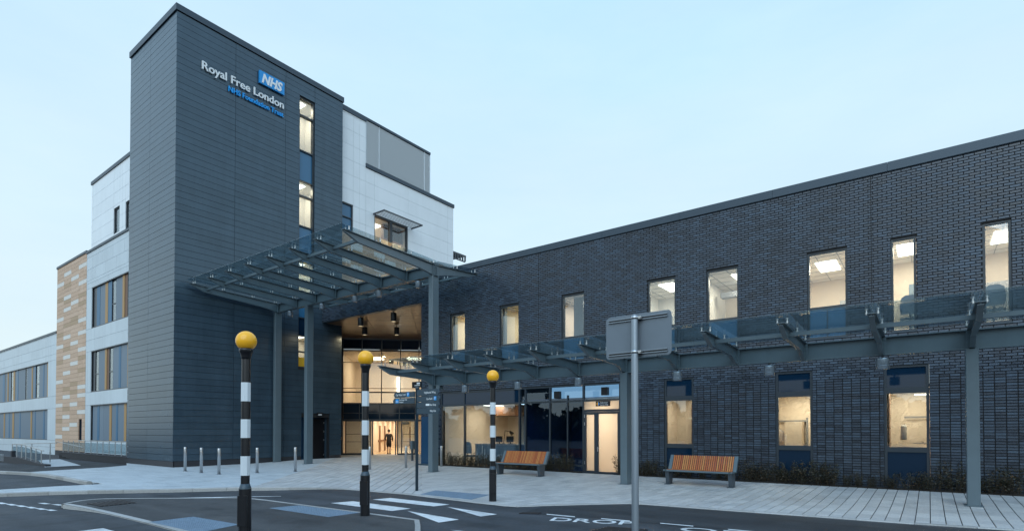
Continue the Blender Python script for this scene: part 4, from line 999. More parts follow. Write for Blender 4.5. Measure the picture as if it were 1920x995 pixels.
def lpanels(x0, x1, z0, z1, xs, zs, m, ops_, y=LY):
    for a, b in zip(zs, zs[1:]):
        X = [x0]+sorted(v for v in xs(a) if x0+.05 < v < x1-.05)+[x1]
        for p, q in zip(X, X[1:]):
            for c, d, r, s_ in cells(p, q, a, min(b, z1), ops_):
                if d-c > .04 and s_-r > .04: MB().box(c+.007, y, r+.007, d-.007, y+.045, s_-.007).build('cladding_panel', m, lw)
cuts = lambda w, o=0.0: (lambda z: [xa+o+(int(z*3) % 3)*w/3+k*w for k in range(40)])
zz = [-.2, .45, b5[2]-.001, b5[3]+.001, b4[2]-.001, b4[3]+.001, b4[3]+.45, b4[3]+1.15, b4[3]+1.9, zlow-.1]
lpanels(xa, xb, -.2, zlow-.1, cuts(3.0), [z for z in zz if z < zlow-.05]+[zlow-.1], M_lwhite, lops)
zz = [-.0, b3[2]-.001, b3[3]+.001, b2[2]-.001, b2[3]+.001, (b2[3]+b1[2])/2, b1[2]-.001, b1[3]+.001, b1[3]+.35, b1[3]+.55, b1[3]+1.3, b1[3]+2.1, zwh-.1]
lpanels(xc_, xd+.3, 0, zwh-.1, cuts(1.9, .6), sorted(set(z for z in zz if z < zwh-.05))+[zwh-.1], M_lwhite, lops)
nu = 6
lpanels(U0, xd+.5, zwh, ztop-.1, lambda z: [Py(229, 400, LY+.5)[0], U0+.3], [zwh+(ztop-.1-zwh)*k/nu for k in range(nu+1)], M_white, uw, y=LY+.5)
for r in uw:
    f = MB(); frame_rect(f, r[0], r[1], r[2], r[3], LY+.56, LY+.7, .07); fo = f.build('window', M_frame, lw); MB().box(r[0]+.07, LY+.6, r[2]+.07, r[1]-.07, LY+.615, r[3]-.07).build('pane', M_glass, fo)
    MB().box(r[0]+.07, LY+.9, r[2], r[1], LY+.95, r[3]).build('interior_blind', M_iwhite, lw)
# terracotta tiles, four columns, in the photograph's pattern
ncol = 4; tw = (xc_-xb)/ncol; nrow = 47; th = (zter-.1-.25)/nrow
WHP = {0: (536, 597.6, 650.7, 712.5, 759, 821), 1: (514.5, 553.9, 576.7, 631.4, 671.3, 694.8, 742.4, 781.7, 805), 2: (523, 562.9, 643.3, 683.5, 756.6, 797), 3: (501, 533.5, 598, 623.4, 656, 723.7, 738, 772)}
DKP = {0: (629.5, 682, 790, 560), 1: (538.6, 565, 609.5, 654.6, 728, 765), 2: (594.4, 603, 717, 733.5), 3: (550.5, 571, 673, 697)}
whites = set(); darks = set()
for S_, D_ in ((whites, WHP), (darks, DKP)):
    for i, ys_ in D_.items():
        for y_ in ys_: S_.add((i, int((Py(113+13.3*i, y_, LY)[2]-.25)/th)))
for i in range(ncol):
    for j in range(nrow):
        a, b = xb+i*tw, xb+(i+1)*tw; z0 = .25+j*th
        m_ = M_terraw if (i, j) in whites else (M_terrad if (i, j) in darks else M_terra)
        for c, d, r, s_ in cells(a, b, z0, z0+th, lops):
            if d-c > .03 and s_-r > .03: MB().box(c+.004, LY-.01, r+.006, d-.004, LY+.04, s_-.006).build('facade_tile', m_, lw)
MB().box(slot[0], LY+.1, slot[2], slot[1], LY+.14, slot[3]).build('slot_window', M_dkglass, lw)
MB().box(xa, LY-.05, zlow-.1, xb-.003, LY+.3, zlow+.06).build('coping', M_cope, lw); MB().box(xb-.04, LY-.06, zter-.1, xc_+.04, LY+.3, zter+.06).build('coping', M_cope, lw)
MB().box(xc_-.04, LY-.056, zwh-.1, xd+.2, LY+.52, zwh+.05).build('coping', M_cope, lw); MB().box(U0-.06, LY+.44, ztop-.1, xd+.5, LY+.8, ztop+.12).build('coping', M_cope, lw)
MB().box(xa, LY-.02, -.6, xb, LY+.03, -.2).box(xb, LY-.02, -.6, xd+.3, LY+.03, .24).build('plinth', M_plinth, lw)
def strips(bay, items, y=LY+.10):
    """vertical coloured fins and panels in one window band; items=(px_left, px_right, kind)"""
    f = MB(); z0, z1 = bay[2], bay[3]; f.box(bay[0], LY+.0, z0-.0, bay[1], LY+.14, z0+.05); f.box(bay[0], LY+.0, z1-.05, bay[1], LY+.14, z1)
    fo = f.build('window_band', M_frame, lw)
    for a, b, k in items:
        xa_, xb_ = pl(a, 700)[0], pl(b, 700)[0]
        if k == 'w':
            MB().box(xa_+.02, y+.03, z0+.05, xb_-.02, y+.045, z1-.05).build('pane', M_glass, fo); g_ = MB(); g_.box(xa_, y-.0, z0+.05, xa_+.04, y+.06, z1-.05); g_.box(xb_-.04, y, z0+.05, xb_, y+.06, z1-.05); g_.box(xa_+.04, y, z0+(z1-z0)*.42, xb_-.04, y+.05, z0+(z1-z0)*.42+.05); g_.build('frame', M_frame, fo)
            MB().box(xa_+.04, y+.2, z0+(z1-z0)*.45, xb_-.04, y+.22, z1-.05).build('blind', M_iwhite, fo)
        else:
            m_ = {'s': M_slatefin, 'b': M_bluefin, 'o': M_orange, 'r': M_brown, 'k': M_frame}[k]; dp = {'o': -.02, 'b': -.01}.get(k, 0)
            MB().box(xa_+.006, y+dp, z0+.05, xb_-.006, y+.04, z1-.05).build('band_panel', m_, fo)
strips(b1, [(171.5, 177, 'k'), (177, 183, 'b'), (183, 193, 's'), (193, 198, 'o'), (198, 205, 'b'), (205, 213, 'w'), (213, 225, 's'), (225, 229, 'o'), (229, 234, 'r'), (234, 243, 'w'), (243, 252, 's')])
strips(b2, [(171.5, 175, 'k'), (175, 182, 'w'), (182, 193.5, 's'), (193.5, 197, 'o'), (197, 201, 'r'), (201, 208.5, 'w'), (208.5, 219, 's'), (219, 223, 'b'), (223, 235.5, 's'), (235.5, 240, 'o'), (240, 252, 's')])
strips(b3, [(171.5, 180, 's'), (180, 184, 'b'), (184, 191.5, 's'), (191.5, 203, 's'), (203, 207, 'o'), (207, 215, 's'), (215, 218.5, 'b'), (218.5, 230.5, 's'), (230.5, 235, 'o'), (235, 240, 'b'), (240, 252, 's')])
strips(b4, [(-40, -20, 's'), (-20, -10, 'w'), (-10, 3, 's'), (3, 7, 'b'), (7, 9, 'k'), (9, 12, 's'), (12, 14, 'o'), (14, 18, 's'), (18, 23, 'w'), (23, 26, 'o'), (26, 30, 's'), (30, 32, 'b'), (32, 45, 's'), (45, 48, 'w'), (48, 57, 's'), (57, 59, 'o'), (59, 63, 's'), (63, 64.5, 'b'), (64.5, 71, 'w'), (71, 78, 's'), (78, 80, 'b'), (80, 86, 's'), (86, 88, 'o'), (88, 90, 's')])
strips(b5, [(-40, -20, 's'), (-20, -16, 'b'), (-16, 6, 's'), (6, 8, 'o'), (8, 15, 's'), (15, 17, 'b'), (17, 22, 's'), (22, 25, 'o'), (25, 35, 's'), (35, 37, 'b'), (37, 56, 's'), (56, 58.5, 'o'), (58.5, 63, 's'), (63, 65, 'b'), (65, 79, 's'), (79, 82, 'b'), (82, 90, 's')])

# ================================================================== ENTRANCE
ent = empty('glazed_entrance', 'double height lit glass entrance recessed between the slate tower and the brick wing', 'entrance', TG((0, 0, 0)))
SZ = 7.93
# timber soffit planks, laid along the glazing direction, clipped to the recess outline
rec = ccw([(TX+.02, YW+.30), (XR, YW+.30), (XR, 23.2), TG2(9.4, .3), TG2(-.3, .3), (TX, 19.6)])
def plank_clip(n0, n1, s0, s1): return clip_poly(rec, [TG2(s0, n0), TG2(s1, n0), TG2(s1, n1), TG2(s0, n1)])
PW = .42
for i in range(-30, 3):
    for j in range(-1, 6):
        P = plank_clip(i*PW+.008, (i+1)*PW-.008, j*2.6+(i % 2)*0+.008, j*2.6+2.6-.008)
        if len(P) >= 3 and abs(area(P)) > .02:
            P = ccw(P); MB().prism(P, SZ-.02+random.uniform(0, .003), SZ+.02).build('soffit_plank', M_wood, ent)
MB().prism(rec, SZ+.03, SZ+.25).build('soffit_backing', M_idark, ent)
# glazing frame
LV = [.10, 2.42, 2.87, 3.49, 4.32, 4.57, 6.32, 7.12, 7.24, SZ-.03]
MS = [0, 1.27, 2.58, 3.86, 5.10, 6.4, 7.7, 9.0]
f = MB(TG)
f.box(-.10, -.05, 0, .05, .10, SZ-.02)
for m_ in MS[1:]: f.box(m_-.03, -.05, 3.49, m_+.03, .08, SZ-.02)
for z, t in ((2.42, .09), (2.87, .03), (3.49, .04), (4.32, .07), (4.57, .03), (6.32, .03), (7.12, .05), (7.24, .03), (SZ-.05, .04)):
    f.box(.05, -.04, z-t/1, 9.0, .07, z+t/3)
f.build('curtain_frame', M_frame, ent)
zl = [3.53, 4.25, 4.58, 6.29, 7.07, 7.25, SZ-.09]
for a, b in zip(MS, MS[1:]):
    for z0, z1 in ((3.51, 4.25), (4.36, 4.53), (4.59, 6.28), (6.34, 7.06), (7.26, SZ-.09)):
        MB(TG).box(a+.04, .01, z0, b-.04, .022, z1).build('glass_pane', M_dkglass if z0 > 7.2 else M_glass, ent)
# dark lobby box over the doors
MB(TG).box(.22, -.9, 2.46, 4.9, -.85, 3.49).build('lobby_fascia', M_dkglass, ent)
f = MB(TG); f.box(.20, -.96, 3.45, 4.92, -.10, 3.53); f.box(.20, -.96, 2.83, 4.92, -.88, 2.88)
for m_ in (1.27, 2.58, 3.86): f.box(m_-.03, -.93, 2.46, m_+.03, -.90, 3.45)
f.box(.10, -.98, 2.32, 5.02, -.12, 2.46); f.build('lobby_frame', M_frame, ent)
# doors: left leaf, open middle, right leaf, posts
for xs_, uv, hz_ in (((.16, .40, 1.48, 1.98), (.12, 2.0), .22), ((3.62,), None, 0), ((2.12,), None, 0), ((3.76, 4.02, 4.90), (3.8, 4.95), .2)):
    f = MB(TG)
    for x in xs_: f.box(x-.035, -.97, .0, x+.035, -.89, 2.32)
    if hz_:
        u, v = uv
        f.box(u, -.96, 0, v, -.90, hz_)
        for z in (.95, 1.45): f.box(u+.28, -.945, z, v-.02, -.915, z+.03)
    f.build('door_frame', M_frame, ent)
for a, b in ((.44, 1.44), (1.52, 1.94), (3.80, 3.98), (4.06, 4.86)):
    MB(TG).box(a, -.935, .22, b, -.925, 2.31).build('door_pane', M_glass, ent)
h = MB(TG); h.tube((1.40, -1.0, .7), (1.40, -1.0, 1.6), .015); h.tube((4.10, -1.0, .7), (4.10, -1.0, 1.6), .015); h.build('pull_handle', M_ss, ent)
MB(TG).box(.3, -1.1, 0, 4.9, 1.6, .006).build('entrance_mat', M_brown, ent)
# hall interior: upper hall and the corridor beyond the doors
HD = 7.0
MB(TG).box(-.3, HD, 3.6, 9.2, HD+.1, 7.15).build('hall_back_wall', M_cream, ent)
MB(TG).box(-.4, .12, 0, -.3, HD, 7.15).build('hall_side_wall', M_cream, ent)
MB(TG).box(9.1, .12, 0, 9.2, HD, 7.15).build('hall_side_wall', M_cream, ent)
MB(TG).box(-.4, .12, 7.12, 9.2, HD+.1, 7.2).build('hall_ceiling', M_cream, ent)
MB(TG).box(-.4, 1.8, 3.5, 9.2, HD, 3.6).build('mezzanine_floor', M_cream, ent)
MB(TG).box(-.4, -.85, -.05, 9.2, 26, .0).build('hall_floor', mat('pale_floor', (.66, .52, .34), .22, var=.05, scale=1.5), ent)
MB(TG).box(-.3, 3.0, 0, 1.55, 3.1, 3.5).box(4.25, 5.0, 0, 9.2, 5.1, 3.5).build('lobby_wall', M_cream, ent)
MB(TG).box(1.50, 3.1, 0, 1.6, 22, 2.75).build('corridor_wall', M_cream, ent)
MB(TG).box(4.2, 5.1, 0, 4.3, 22, 2.75).build('corridor_wall', M_cream, ent)
MB(TG).box(-.3, .12, 2.75, 9.2, 22, 2.85).build('corridor_ceiling', M_iwhite, ent)
MB(TG).box(1.5, 22, 0, 4.3, 22.1, 2.75).build('corridor_end', M_cream, ent)
MB(TG).box(2.9, 21.9, .05, 3.9, 21.95, 2.1).build('corridor_doors', M_brown, ent)
MB(TG).box(2.9, 12, 2.25, 3.6, 12.06, 2.5).build('hanging_sign', M_black, ent)
MB(TG).box(1.61, 6, .8, 1.66, 16, .95).box(1.61, 6.5, 0, 1.64, 7.5, 2.1).box(1.61, 10, 0, 1.64, 11, 2.1).build('wall_rail', M_brown, ent)
MB(TG).box(4.10, 9, .0, 4.19, 11, 1.9).build('wall_cabinet', M_brown, ent)
MB(TG).box(3.25, 21.80, 1.0, 3.75, 21.88, 1.9).build('poster', M_ired, ent)
for n_ in (1.2, 4.5, 7.5, 11, 15, 19):
    MB(TG).box(2.2, n_-.5, 2.71, 3.5, n_+.5, 2.74).build('ceiling_light', M_lamp, ent)
    area_light('corridor_light', TG((2.9, n_, 2.68)), 1.2, 1.0, 48, (1, .80, .54))
for s_ in (1.6, 4.6):
    MB(TG).box(s_-.6, 3.4, 7.08, s_+.6, 4.6, 7.11).build('ceiling_light', M_lampw, ent)
    area_light('hall_light', TG((s_, 4.0, 7.05)), 1.2, 1.2, 105, (1, .72, .44))
MB(TG).box(2.98, HD-.15, 4.7, 3.2, HD-.05, 6.0).build('lit_panel', M_lamp, ent)
# side wall: slate panels then timber
def side(p0, p1, m_, name, zs, dep=.06, parent=ent):
    p0, p1 = Vector(p0), Vector(p1); d = (p1-p0); L = d.length; d.normalize(); n = Vector((d[1], -d[0]))
    nseg = max(1, round(L/.9))
    for z0, z1 in zs:
        for k in range(nseg):
            a = p0+d*(L*k/nseg+.006); b = p0+d*(L*(k+1)/nseg-.006)
            P = ccw([tuple(a), tuple(b), tuple(b-n*dep), tuple(a-n*dep)]); MB().prism(P, z0+.006, z1-.006).build(name, m_, parent)
pA = (TX+.0, TYB-.05); pB = TG2(-.12, -.10)
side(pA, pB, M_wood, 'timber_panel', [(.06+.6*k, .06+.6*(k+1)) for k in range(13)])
dv = Vector(pB)-Vector(pA); nn = Vector((dv[1], -dv[0])).normalized()
MB().prism(ccw([tuple(Vector(pA)-nn*.07), tuple(Vector(pB)-nn*.07), tuple(Vector(pB)-nn*.3), tuple(Vector(pA)-nn*.3)]), -.1, SZ).build('side_backing', M_back, ent)
q = Vector(pA)+dv*.62; MB().tube((q[0]+nn[0]*.02, q[1]+nn[1]*.02, 1.2), (q[0]+nn[0]*.08, q[1]+nn[1]*.08, 1.2), .09, 12).build('call_panel', M_orange, ent)
# right side of the recess
MB().box(XR+.0, 23.2, 0, XR+.3, 30, SZ).build('side_wall', M_mortar, ent)
# downlights hung under the soffit
spots = []
for k, (px_, py_) in enumerate(((676, 603), (738, 594), (684, 620), (744, 620))):
    r = ray(px_, py_); t = (SZ-.32-CAMH)/r[2]; X_, Y_ = r[0]*t, r[1]*t
    lab = ['front left', 'front right', 'rear left', 'rear right'][k]
    t_ = empty('soffit_downlight', 'black cylinder downlight under the timber entrance soffit, %s of four' % lab, 'downlight', (X_, Y_, SZ-.55), group='downlights under the entrance soffit')
    MB().lathe([(.15, SZ-.55), (.155, SZ-.54), (.155, SZ-.12), (.15, SZ-.11)], X_, Y_, 16).build('shade', M_black, t_)
    MB().tube((X_, Y_, SZ-.11), (X_, Y_, SZ-.02), .03).build('stem', M_black, t_)
    MB().lathe([(.11, SZ-.556), (.11, SZ-.551)], X_, Y_, 14).build('lens', M_lamps, t_)
    area_light('downlight', (X_, Y_, SZ-.57), .2, .2, 16, (1, .74, .42))
tm = empty('information_totem', 'dark blue upright information totem at the right edge of the entrance recess', 'totem', (XR-.2, YW-.45, .06))
ta, tb = Py(793, 800, YW-.5)[0], Py(806, 800, YW-.5)[0]
MB().bbox(ta, YW-.62, .12, tb, YW-.42, 2.35).build('glass_body', mat('totem_navy', (.008, .05, .11), .2), tm); MB().bbox(ta-.12, YW-.75, .06, tb+.12, YW-.3, .16).build('base', M_post, tm)
np_ = empty('name_plate', 'small dark square board with white lettering above the fingerpost, fixed at the brick corner', 'sign', (XR-.4, YW-.03, 4))
a = Py(773, 727, YW-.05); b = Py(788, 714.5, YW-.05)
MB().box(a[0], YW-.07, a[2], b[0]+.05, YW-.02, b[2]).build('board', M_black, np_)
MB().box(b[0]-.22, YW-.075, b[2]-.13, b[0], YW-.07, b[2]-.05).build('symbol', M_txt, np_); MB().box(b[0]-.38, YW-.075, b[2]-.2, b[0], YW-.07, b[2]-.17).build('lettering', M_txt, np_)

# ================================================================== CANOPIES
YB = 16.0
BAY = 1.645; X0 = -15.95
def bolt(mb, x, y, z, ax):
    if ax == 'x': mb.tube((x-.012, y, z), (x+.012, y, z), .018, 6)
    else: mb.tube((x, y-.012, z), (x, y+.012, z), .018, 6)
fixm = MB(); fixm.tube((0, 0, 0), (0, 0, .10), .018, 8); fixm.tube((0, 0, .012), (0, 0, .045), .03, 8); fixm.tube((0, 0, .10), (0, 0, .118), .032, 8); FIX = fixm.mesh('glass_fixing', M_ss)
def rafter(par, x, top, bot, tips):
    """one tapered tee rafter in the plane x; top and bot are (y,z) polylines from front to back"""
    w_ = MB().prism_x(top+bot[::-1], x-.012, x+.012); w_.strip_x(top, x-.08, x+.08, .016); w_.strip_x(bot, x-.05, x+.05, .014)
    r = w_.build('rafter', M_steel, par)
    for (y, z) in tips:
        for dx in (-.10, .10):
            link('glass_fixing', FIX, r, (x+dx-OFF[par][0], y-OFF[par][1], z+.01-OFF[par][2]))
        MB().box(x-.13, y-.02, z+.0, x+.13, y+.02, z+.012).build('fixing_arm', M_steel, r)
    return r
def beam(par, x0, x1, z0, z1, y=YB, w_=.22):
    b = MB(); b.box(x0, y-.01, z0+.02, x1, y+.01, z1-.02); b.box(x0, y-w_/2, z1-.02, x1, y+w_/2, z1); b.box(x0, y-w_/2, z0, x1, y+w_/2, z0+.02)
    return b.build('main_beam', M_steel, par)
def column(par, x, y, z1, wx=.24, wy=.36, z0=None):
    c = MB(); z0 = pave_z(x, y) if z0 is None else z0; c.bbox(x-wx/2, y-wy/2, z0, x+wx/2, y+wy/2, z1, .012); o = c.build('column', M_steel, par)
    MB().box(x-wx/2-.05, y-wy/2-.05, z0, x+wx/2+.05, y+wy/2+.05, z0+.012).build('base_plate', M_steel, o); return o
def glass(par, x0, x1, pts, z_up, name='glass_panel', m=None):
    for (a, za), (b, zb) in zip(pts, pts[1:]):
        g_ = .008
        MB().add([(x0+g_, a+g_, za+z_up), (x1-g_, a+g_, za+z_up), (x1-g_, b-g_, zb+z_up), (x0+g_, b-g_, zb+z_up), (x0+g_, a+g_, za+z_up+.017), (x1-g_, a+g_, za+z_up+.017), (x1-g_, b-g_, zb+z_up+.017), (x0+g_, b-g_, zb+z_up+.017)],
                 [(0, 3, 2, 1), (4, 5, 6, 7), (0, 1, 5, 4), (1, 2, 6, 5), (2, 3, 7, 6), (3, 0, 4, 7)]).build(name, m or M_cglass, par)
# tall canopy: eight rafters from the tower to the shared column, tipped up to front and back
tc_ = empty('tall_glass_canopy', 'high grey steel and glass entrance canopy cantilevered from its beam beside the slate tower', 'canopy', (X0-7*BAY/2, YB, 0))
fz = 8.58
topF = [(11.55, fz), (YB, 8.40)]; botF = [(11.60, fz-.05), (12.15, fz-.30), (15.0, 7.98), (15.35, 8.0), (YB, 7.97)]
botF = [(11.60, fz-.05), (12.2, fz-.29), (15.1, 8.10), (YB-.02, 7.96)]
topR = [(YB, 8.40), (18.62, 8.62)]; botR = [(YB+.02, 7.96), (16.6, 8.12), (18.0, 8.36), (18.6, 8.57)]
zF = lambda y: fz+(8.40-fz)*(y-11.55)/(YB-11.55); zR = lambda y: 8.40+.22*(y-YB)/2.62
for k in range(8):
    x = X0-k*BAY
    if k == 7: x = X0-7*BAY-.10
    rear = x > TX+.6
    r = rafter(tc_, x, topF+([topR[1]] if rear else [(YB+.1, 8.405)]), botF+(botR if rear else []), [(11.75, zF(11.75)), (13.1, zF(13.1)), (14.6, zF(14.6)), (15.8, zF(15.8))]+([(17.2, zR(17.2)), (18.35, zR(18.35))] if rear else []))
    st_ = MB(); st_.box(x-.11, YB-.10, 7.98, x+.11, YB-.085, 8.38)
    for z in (8.05, 8.15, 8.25, 8.33):
        for dx in (-.08, .08): bolt(st_, x+dx, YB-.102, z, 'y')
    st_.build('connection_plate', M_steel, r)
XE = X0-7*BAY-.10
beam(tc_, XE, X0+.11, 7.95, 8.40)
for y0 in (12.35,): 
    for k in range(7): MB().box(X0-k*BAY-.014, y0-.05, zF(y0)-.16, X0-(k+1)*BAY+.014 if k < 6 else XE+.014, y0+.05, zF(y0)-.06).build('purlin', M_steel, tc_)
for k in range(6): MB().box(X0-k*BAY-.014, 17.85, 8.36, X0-(k+1)*BAY+.014, 17.93, 8.46).build('purlin', M_steel, tc_)
for k in range(7):
    xa_, xb_ = X0-(k+1)*BAY, X0-k*BAY
    if k == 6: xa_ = XE-.05
    if k == 0: xb_ += .12
    glass(tc_, xa_, xb_, [(11.42, zF(11.42)), (13.8, zF(13.8)), (15.98, 8.402)], .13)
    if k < 6: glass(tc_, xa_, xb_, [(16.02, 8.402), (18.70, zR(18.70))], .13)
column(tc_, -27.66, YB, 7.95, wx=.20); column(tc_, -24.78, YB, 7.95); column(tc_, X0-.08, YB, 7.95)
MB().box(X0-.20, YB-.18, 7.951, X0+.04, YB+.18, 8.47).build('column_head', M_steel, tc_)
# long low canopy
lc = empty('long_glass_canopy', 'long low grey steel and glass canopy along the brick wing above the benches', 'canopy', (-8, YB, 0))
NB = 13; BAY = 1.672
tz = 4.03; zf = lambda y: 4.05-.10*(y-13.13)/(YB-13.13)
for k in range(0, NB+1):
    x = X0+k*BAY
    r = rafter(lc, x, [(13.13, 4.05), (YB, 3.95)], [(13.17, 4.0), (13.7, 3.78), (15.3, 3.72), (YB-.05, 3.50)], [(13.35, zf(13.35)), (14.5, zf(14.5)), (15.6, zf(15.6))])
    st_ = MB(); st_.box(x-.10, YB-.10, 3.52, x+.10, YB-.085, 3.93)
    for z in (3.57, 3.66, 3.76, 3.86):
        for dx in (-.07, .07): bolt(st_, x+dx, YB-.102, z, 'y')
    st_.build('connection_plate', M_steel, r)
    if k < NB:
        MB().box(x+.014, 13.98, 3.86, x+BAY-.014, 14.06, 3.95).build('purlin', M_steel, lc)
        glass(lc, x, x+BAY, [(12.98, zf(12.98)), (15.98, 3.952)], .14)
beam(lc, X0+.05, X0+NB*BAY, 3.50, 3.94)
for k in (5, 10): column(lc, X0+k*BAY, YB, 3.50, wx=.23, wy=.33)
for x in (X0+.25,): MB().box(x-.1, YB-.1, 3.35, x+.1, YB+.1, 3.50).build('bracket', M_steel, lc)
# pendant lamps under the beams
def pendant(x, zb, label, grp, src=None):
    if src: o = copy_tree(src); o.location = (x, YB, zb); o['label'] = label; return o
    t_ = empty('pendant_lamp', label, 'lamp', (0, 0, 0), group=grp)
    MB().lathe([(.125, -.33), (.135, -.325), (.14, -.10), (.14, -.075), (.13, -.065), (.0301, -.06)], 0, 0, 20).build('lamp_shade', M_alu, t_)
    MB().lathe([(.142, -.26), (.146, -.255), (.146, -.245), (.142, -.24)], 0, 0, 20).build('rim', M_alu, t_)
    MB().tube((0, 0, -.06), (0, 0, 0), .025).tube((.05, 0, -.06), (.12, 0, .0), .008, 6).build('stem', M_steel, t_)
    t_.location = (x, YB, zb); return t_
src = None
for n_, (px_, nm) in enumerate(((872, 'nearest the entrance, left of the amber beacon'), (971.5, 'above the left timber bench'), (1085, 'left of the glazed side door'), (1270, 'over the window behind the right bench'), (1443, 'over the brickwork right of the right bench'), (1655, 'beside the widest lower window'))):
    o = pendant(Py(px_, 700, YB)[0], 3.50, 'grey cylindrical lamp under the long canopy, ' + nm, 'cylindrical lamps under the canopies', src); src = src or o
for px_, nm in ((544.5, 'between its two left columns'), (604, 'just right of its middle column'), (666, 'third from the left'), (711, 'fourth from the left'), (784.6, 'nearest its right column')):
    pendant(Py(px_, 560, YB)[0], 7.95, 'grey cylindrical lamp under the high entrance canopy, ' + nm, None, src)

# ================================================================== STREET FURNITURE
# Belisha beacons
bs = empty('belisha_beacon', 'amber globe on a black and white banded crossing pole, nearest and leftmost of three', 'beacon', group='amber crossing beacons')
def octa(mb, r, z0, z1, n=8, r1=None): mb.lathe([(r, z0), (r if r1 is None else r1, z1)], 0, 0, n, False); return mb
octa(octa(MB(), .066, .88, 3.0, 16), .094, 0, .80, 16).build('pole', M_black, bs)
MB().lathe([(.0941, .80), (.0941, .801), (.068, .88), (.0661, .881)], 0, 0, 16).build('shoulder', M_post, bs)
MB().bbox(-.075, -.112, .22, .075, -.06, .70).build('service_door', M_black, bs)
for z0, z1 in ((1.014, 1.32), (1.61, 1.904), (2.19, 2.49)): octa(MB(), .0745, z0, z1, 8).build('white_band', M_bwhite, bs)
MB().lathe([(.07, 2.86), (.075, 2.90), (.085, 2.95), (.10, 2.97), (.105, 3.0), (.105, 3.03), (.09, 3.035)], 0, 0, 18).build('collar', M_black, bs)
gl_ = MB(); R_ = .158; gl_.lathe([(max(.001, R_*math.sin(math.pi*k/18)), 3.155-R_*math.cos(math.pi*k/18)) for k in range(2, 19)], 0, 0, 28); gl_.build('globe', M_amber, bs)
def put(o, px_, t, z=0, s=1): r = ray(px_, 806.5); o.location = (r[0]*t, r[1]*t, z); o.scale = (s, s, s); o.rotation_euler = (0, 0, TH+random.uniform(-.2, .2))
put(bs, 460.5, .00838, 0, .985)
b2_ = copy_tree(bs); put(b2_, 685, .01073); b2_['label'] = 'amber globe beacon on a banded pole in front of the lit entrance, middle of three'
b3_ = copy_tree(bs); put(b3_, 924, .0129, 0, .955); b3_['label'] = 'amber globe beacon on a banded pole beside the left timber bench, rightmost of three'
# bollards
bo = empty('steel_bollard', 'round steel bollard before the slate tower, first from the left', 'bollard', group='steel bollards on the forecourt')
MB().lathe([(.055, 0), (.055, .985), (.05, 1.0), (.02, 1.005)], 0, 0, 16).build('post', M_ss, bo); MB().lathe([(.0555, .90), (.057, .905), (.057, .915), (.0555, .92)], 0, 0, 16).build('groove_ring', M_alu, bo)
MB().lathe([(.085, -.004), (.085, .006)], 0, 0, 16).build('base_ring', M_alu, bo)
BP = [(347, 882.3), (377.3, 885.3), (410.5, 888.3), (482, 885.5), (553.6, 883.2), (693.4, 880), (761.2, 878.5), (827.5, 877)]
BN = ['first from the left', 'second from the left', 'third from the left', 'fourth from the left', 'fifth from the left, just left of the middle canopy column', 'just right of the middle beacon', 'left of the fingerpost', 'right of the canopy column at the planting bed']
for k, (a, b) in enumerate(BP):
    o = bo if k == 0 else copy_tree(bo); o.location = Pz(a, b, 0.01); o['label'] = 'round steel bollard ' + ('before the slate tower, ' if k < 4 else '') + BN[k]
ip = empty('intercom_post', 'short dark grey post with a thicker head behind the fingerpost', 'post', Pz(773, 865, .03))
q = Vector(ip.location); MB().bbox(q.x-.05, q.y-.05, q.z, q.x+.05, q.y+.05, .7).build('post', M_steeld, ip); MB().bbox(q.x-.09, q.y-.09, .7, q.x+.09, q.y+.09, 1.15).build('head', M_steel, ip)
# benches
def bench(label):
    t_ = empty('timber_bench', label, 'bench', group='timber and steel benches along the wing')
    L = 1.84; n = 30
    sl_b = MB(); w2 = L/n-.022
    sl_b.add([], []); 
    back = [(.42, .455), (.66, .88)]
    sb = MB().prism_x([(.40, .45), (.43, .44), (.64, .86), (.61, .875)], 0, w2).mesh('back_slat', M_bwood)
    ss = MB().prism_x([(-.02, .44), (.40, .425), (.40, .452), (-.02, .468)], 0, w2).mesh('seat_slat', M_bwood)
    for k in range(n):
        x = -L/2+L*k/n+.008; link('back_slat', sb, t_, (x, 0, 0)); link('seat_slat', ss, t_, (x, 0, 0))
    MB().box(-L/2-.06, -.05, .405, L/2+.06, -.021, .455).build('front_rail', M_steel, t_)
    MB().box(-L/2, .10, .385, L/2, .16, .422).box(-L/2, .30, .385, L/2, .36, .42).build('seat_beam', M_steeld, t_)
    for s_ in (-1, 1):
        xa_, xb_ = sorted((s_*(L/2+.002), s_*(L/2+.10)))
        MB().prism_x([(.36, .43), (.46, .43), (.68, .875), (.60, .885)], xa_, xb_).build('end_frame', M_steel, t_)
        MB().prism_x([(-.05, .41), (.46, .41), (.40, .44), (-.05, .455)], xa_, xb_).build('end_frame', M_steel, t_)
        xc2, xd2 = sorted((s_*(L/2-.04), s_*(L/2+.07)))
        MB().prism_x([(.02, .41), (.40, .41), (.34, .0), (.10, .0)], xc2, xd2).build('leg', M_steeld, t_)
        MB().bbox(xc2-.03, .0, 0, xd2+.03, .42, .014).build('foot_plate', M_steeld, t_)
    return t_
bA = bench('timber slat bench with grey steel ends before the brick wall, right of the canopy column')
bB = copy_tree(bA); bB['label'] = 'timber slat bench with grey steel ends before the waiting room glass, beside the rightmost beacon'
bA.location = (-5.52, 16.45, pave_z(0, 16.6)); bB.location = (-12.10, 16.35, pave_z(0, 16.5))
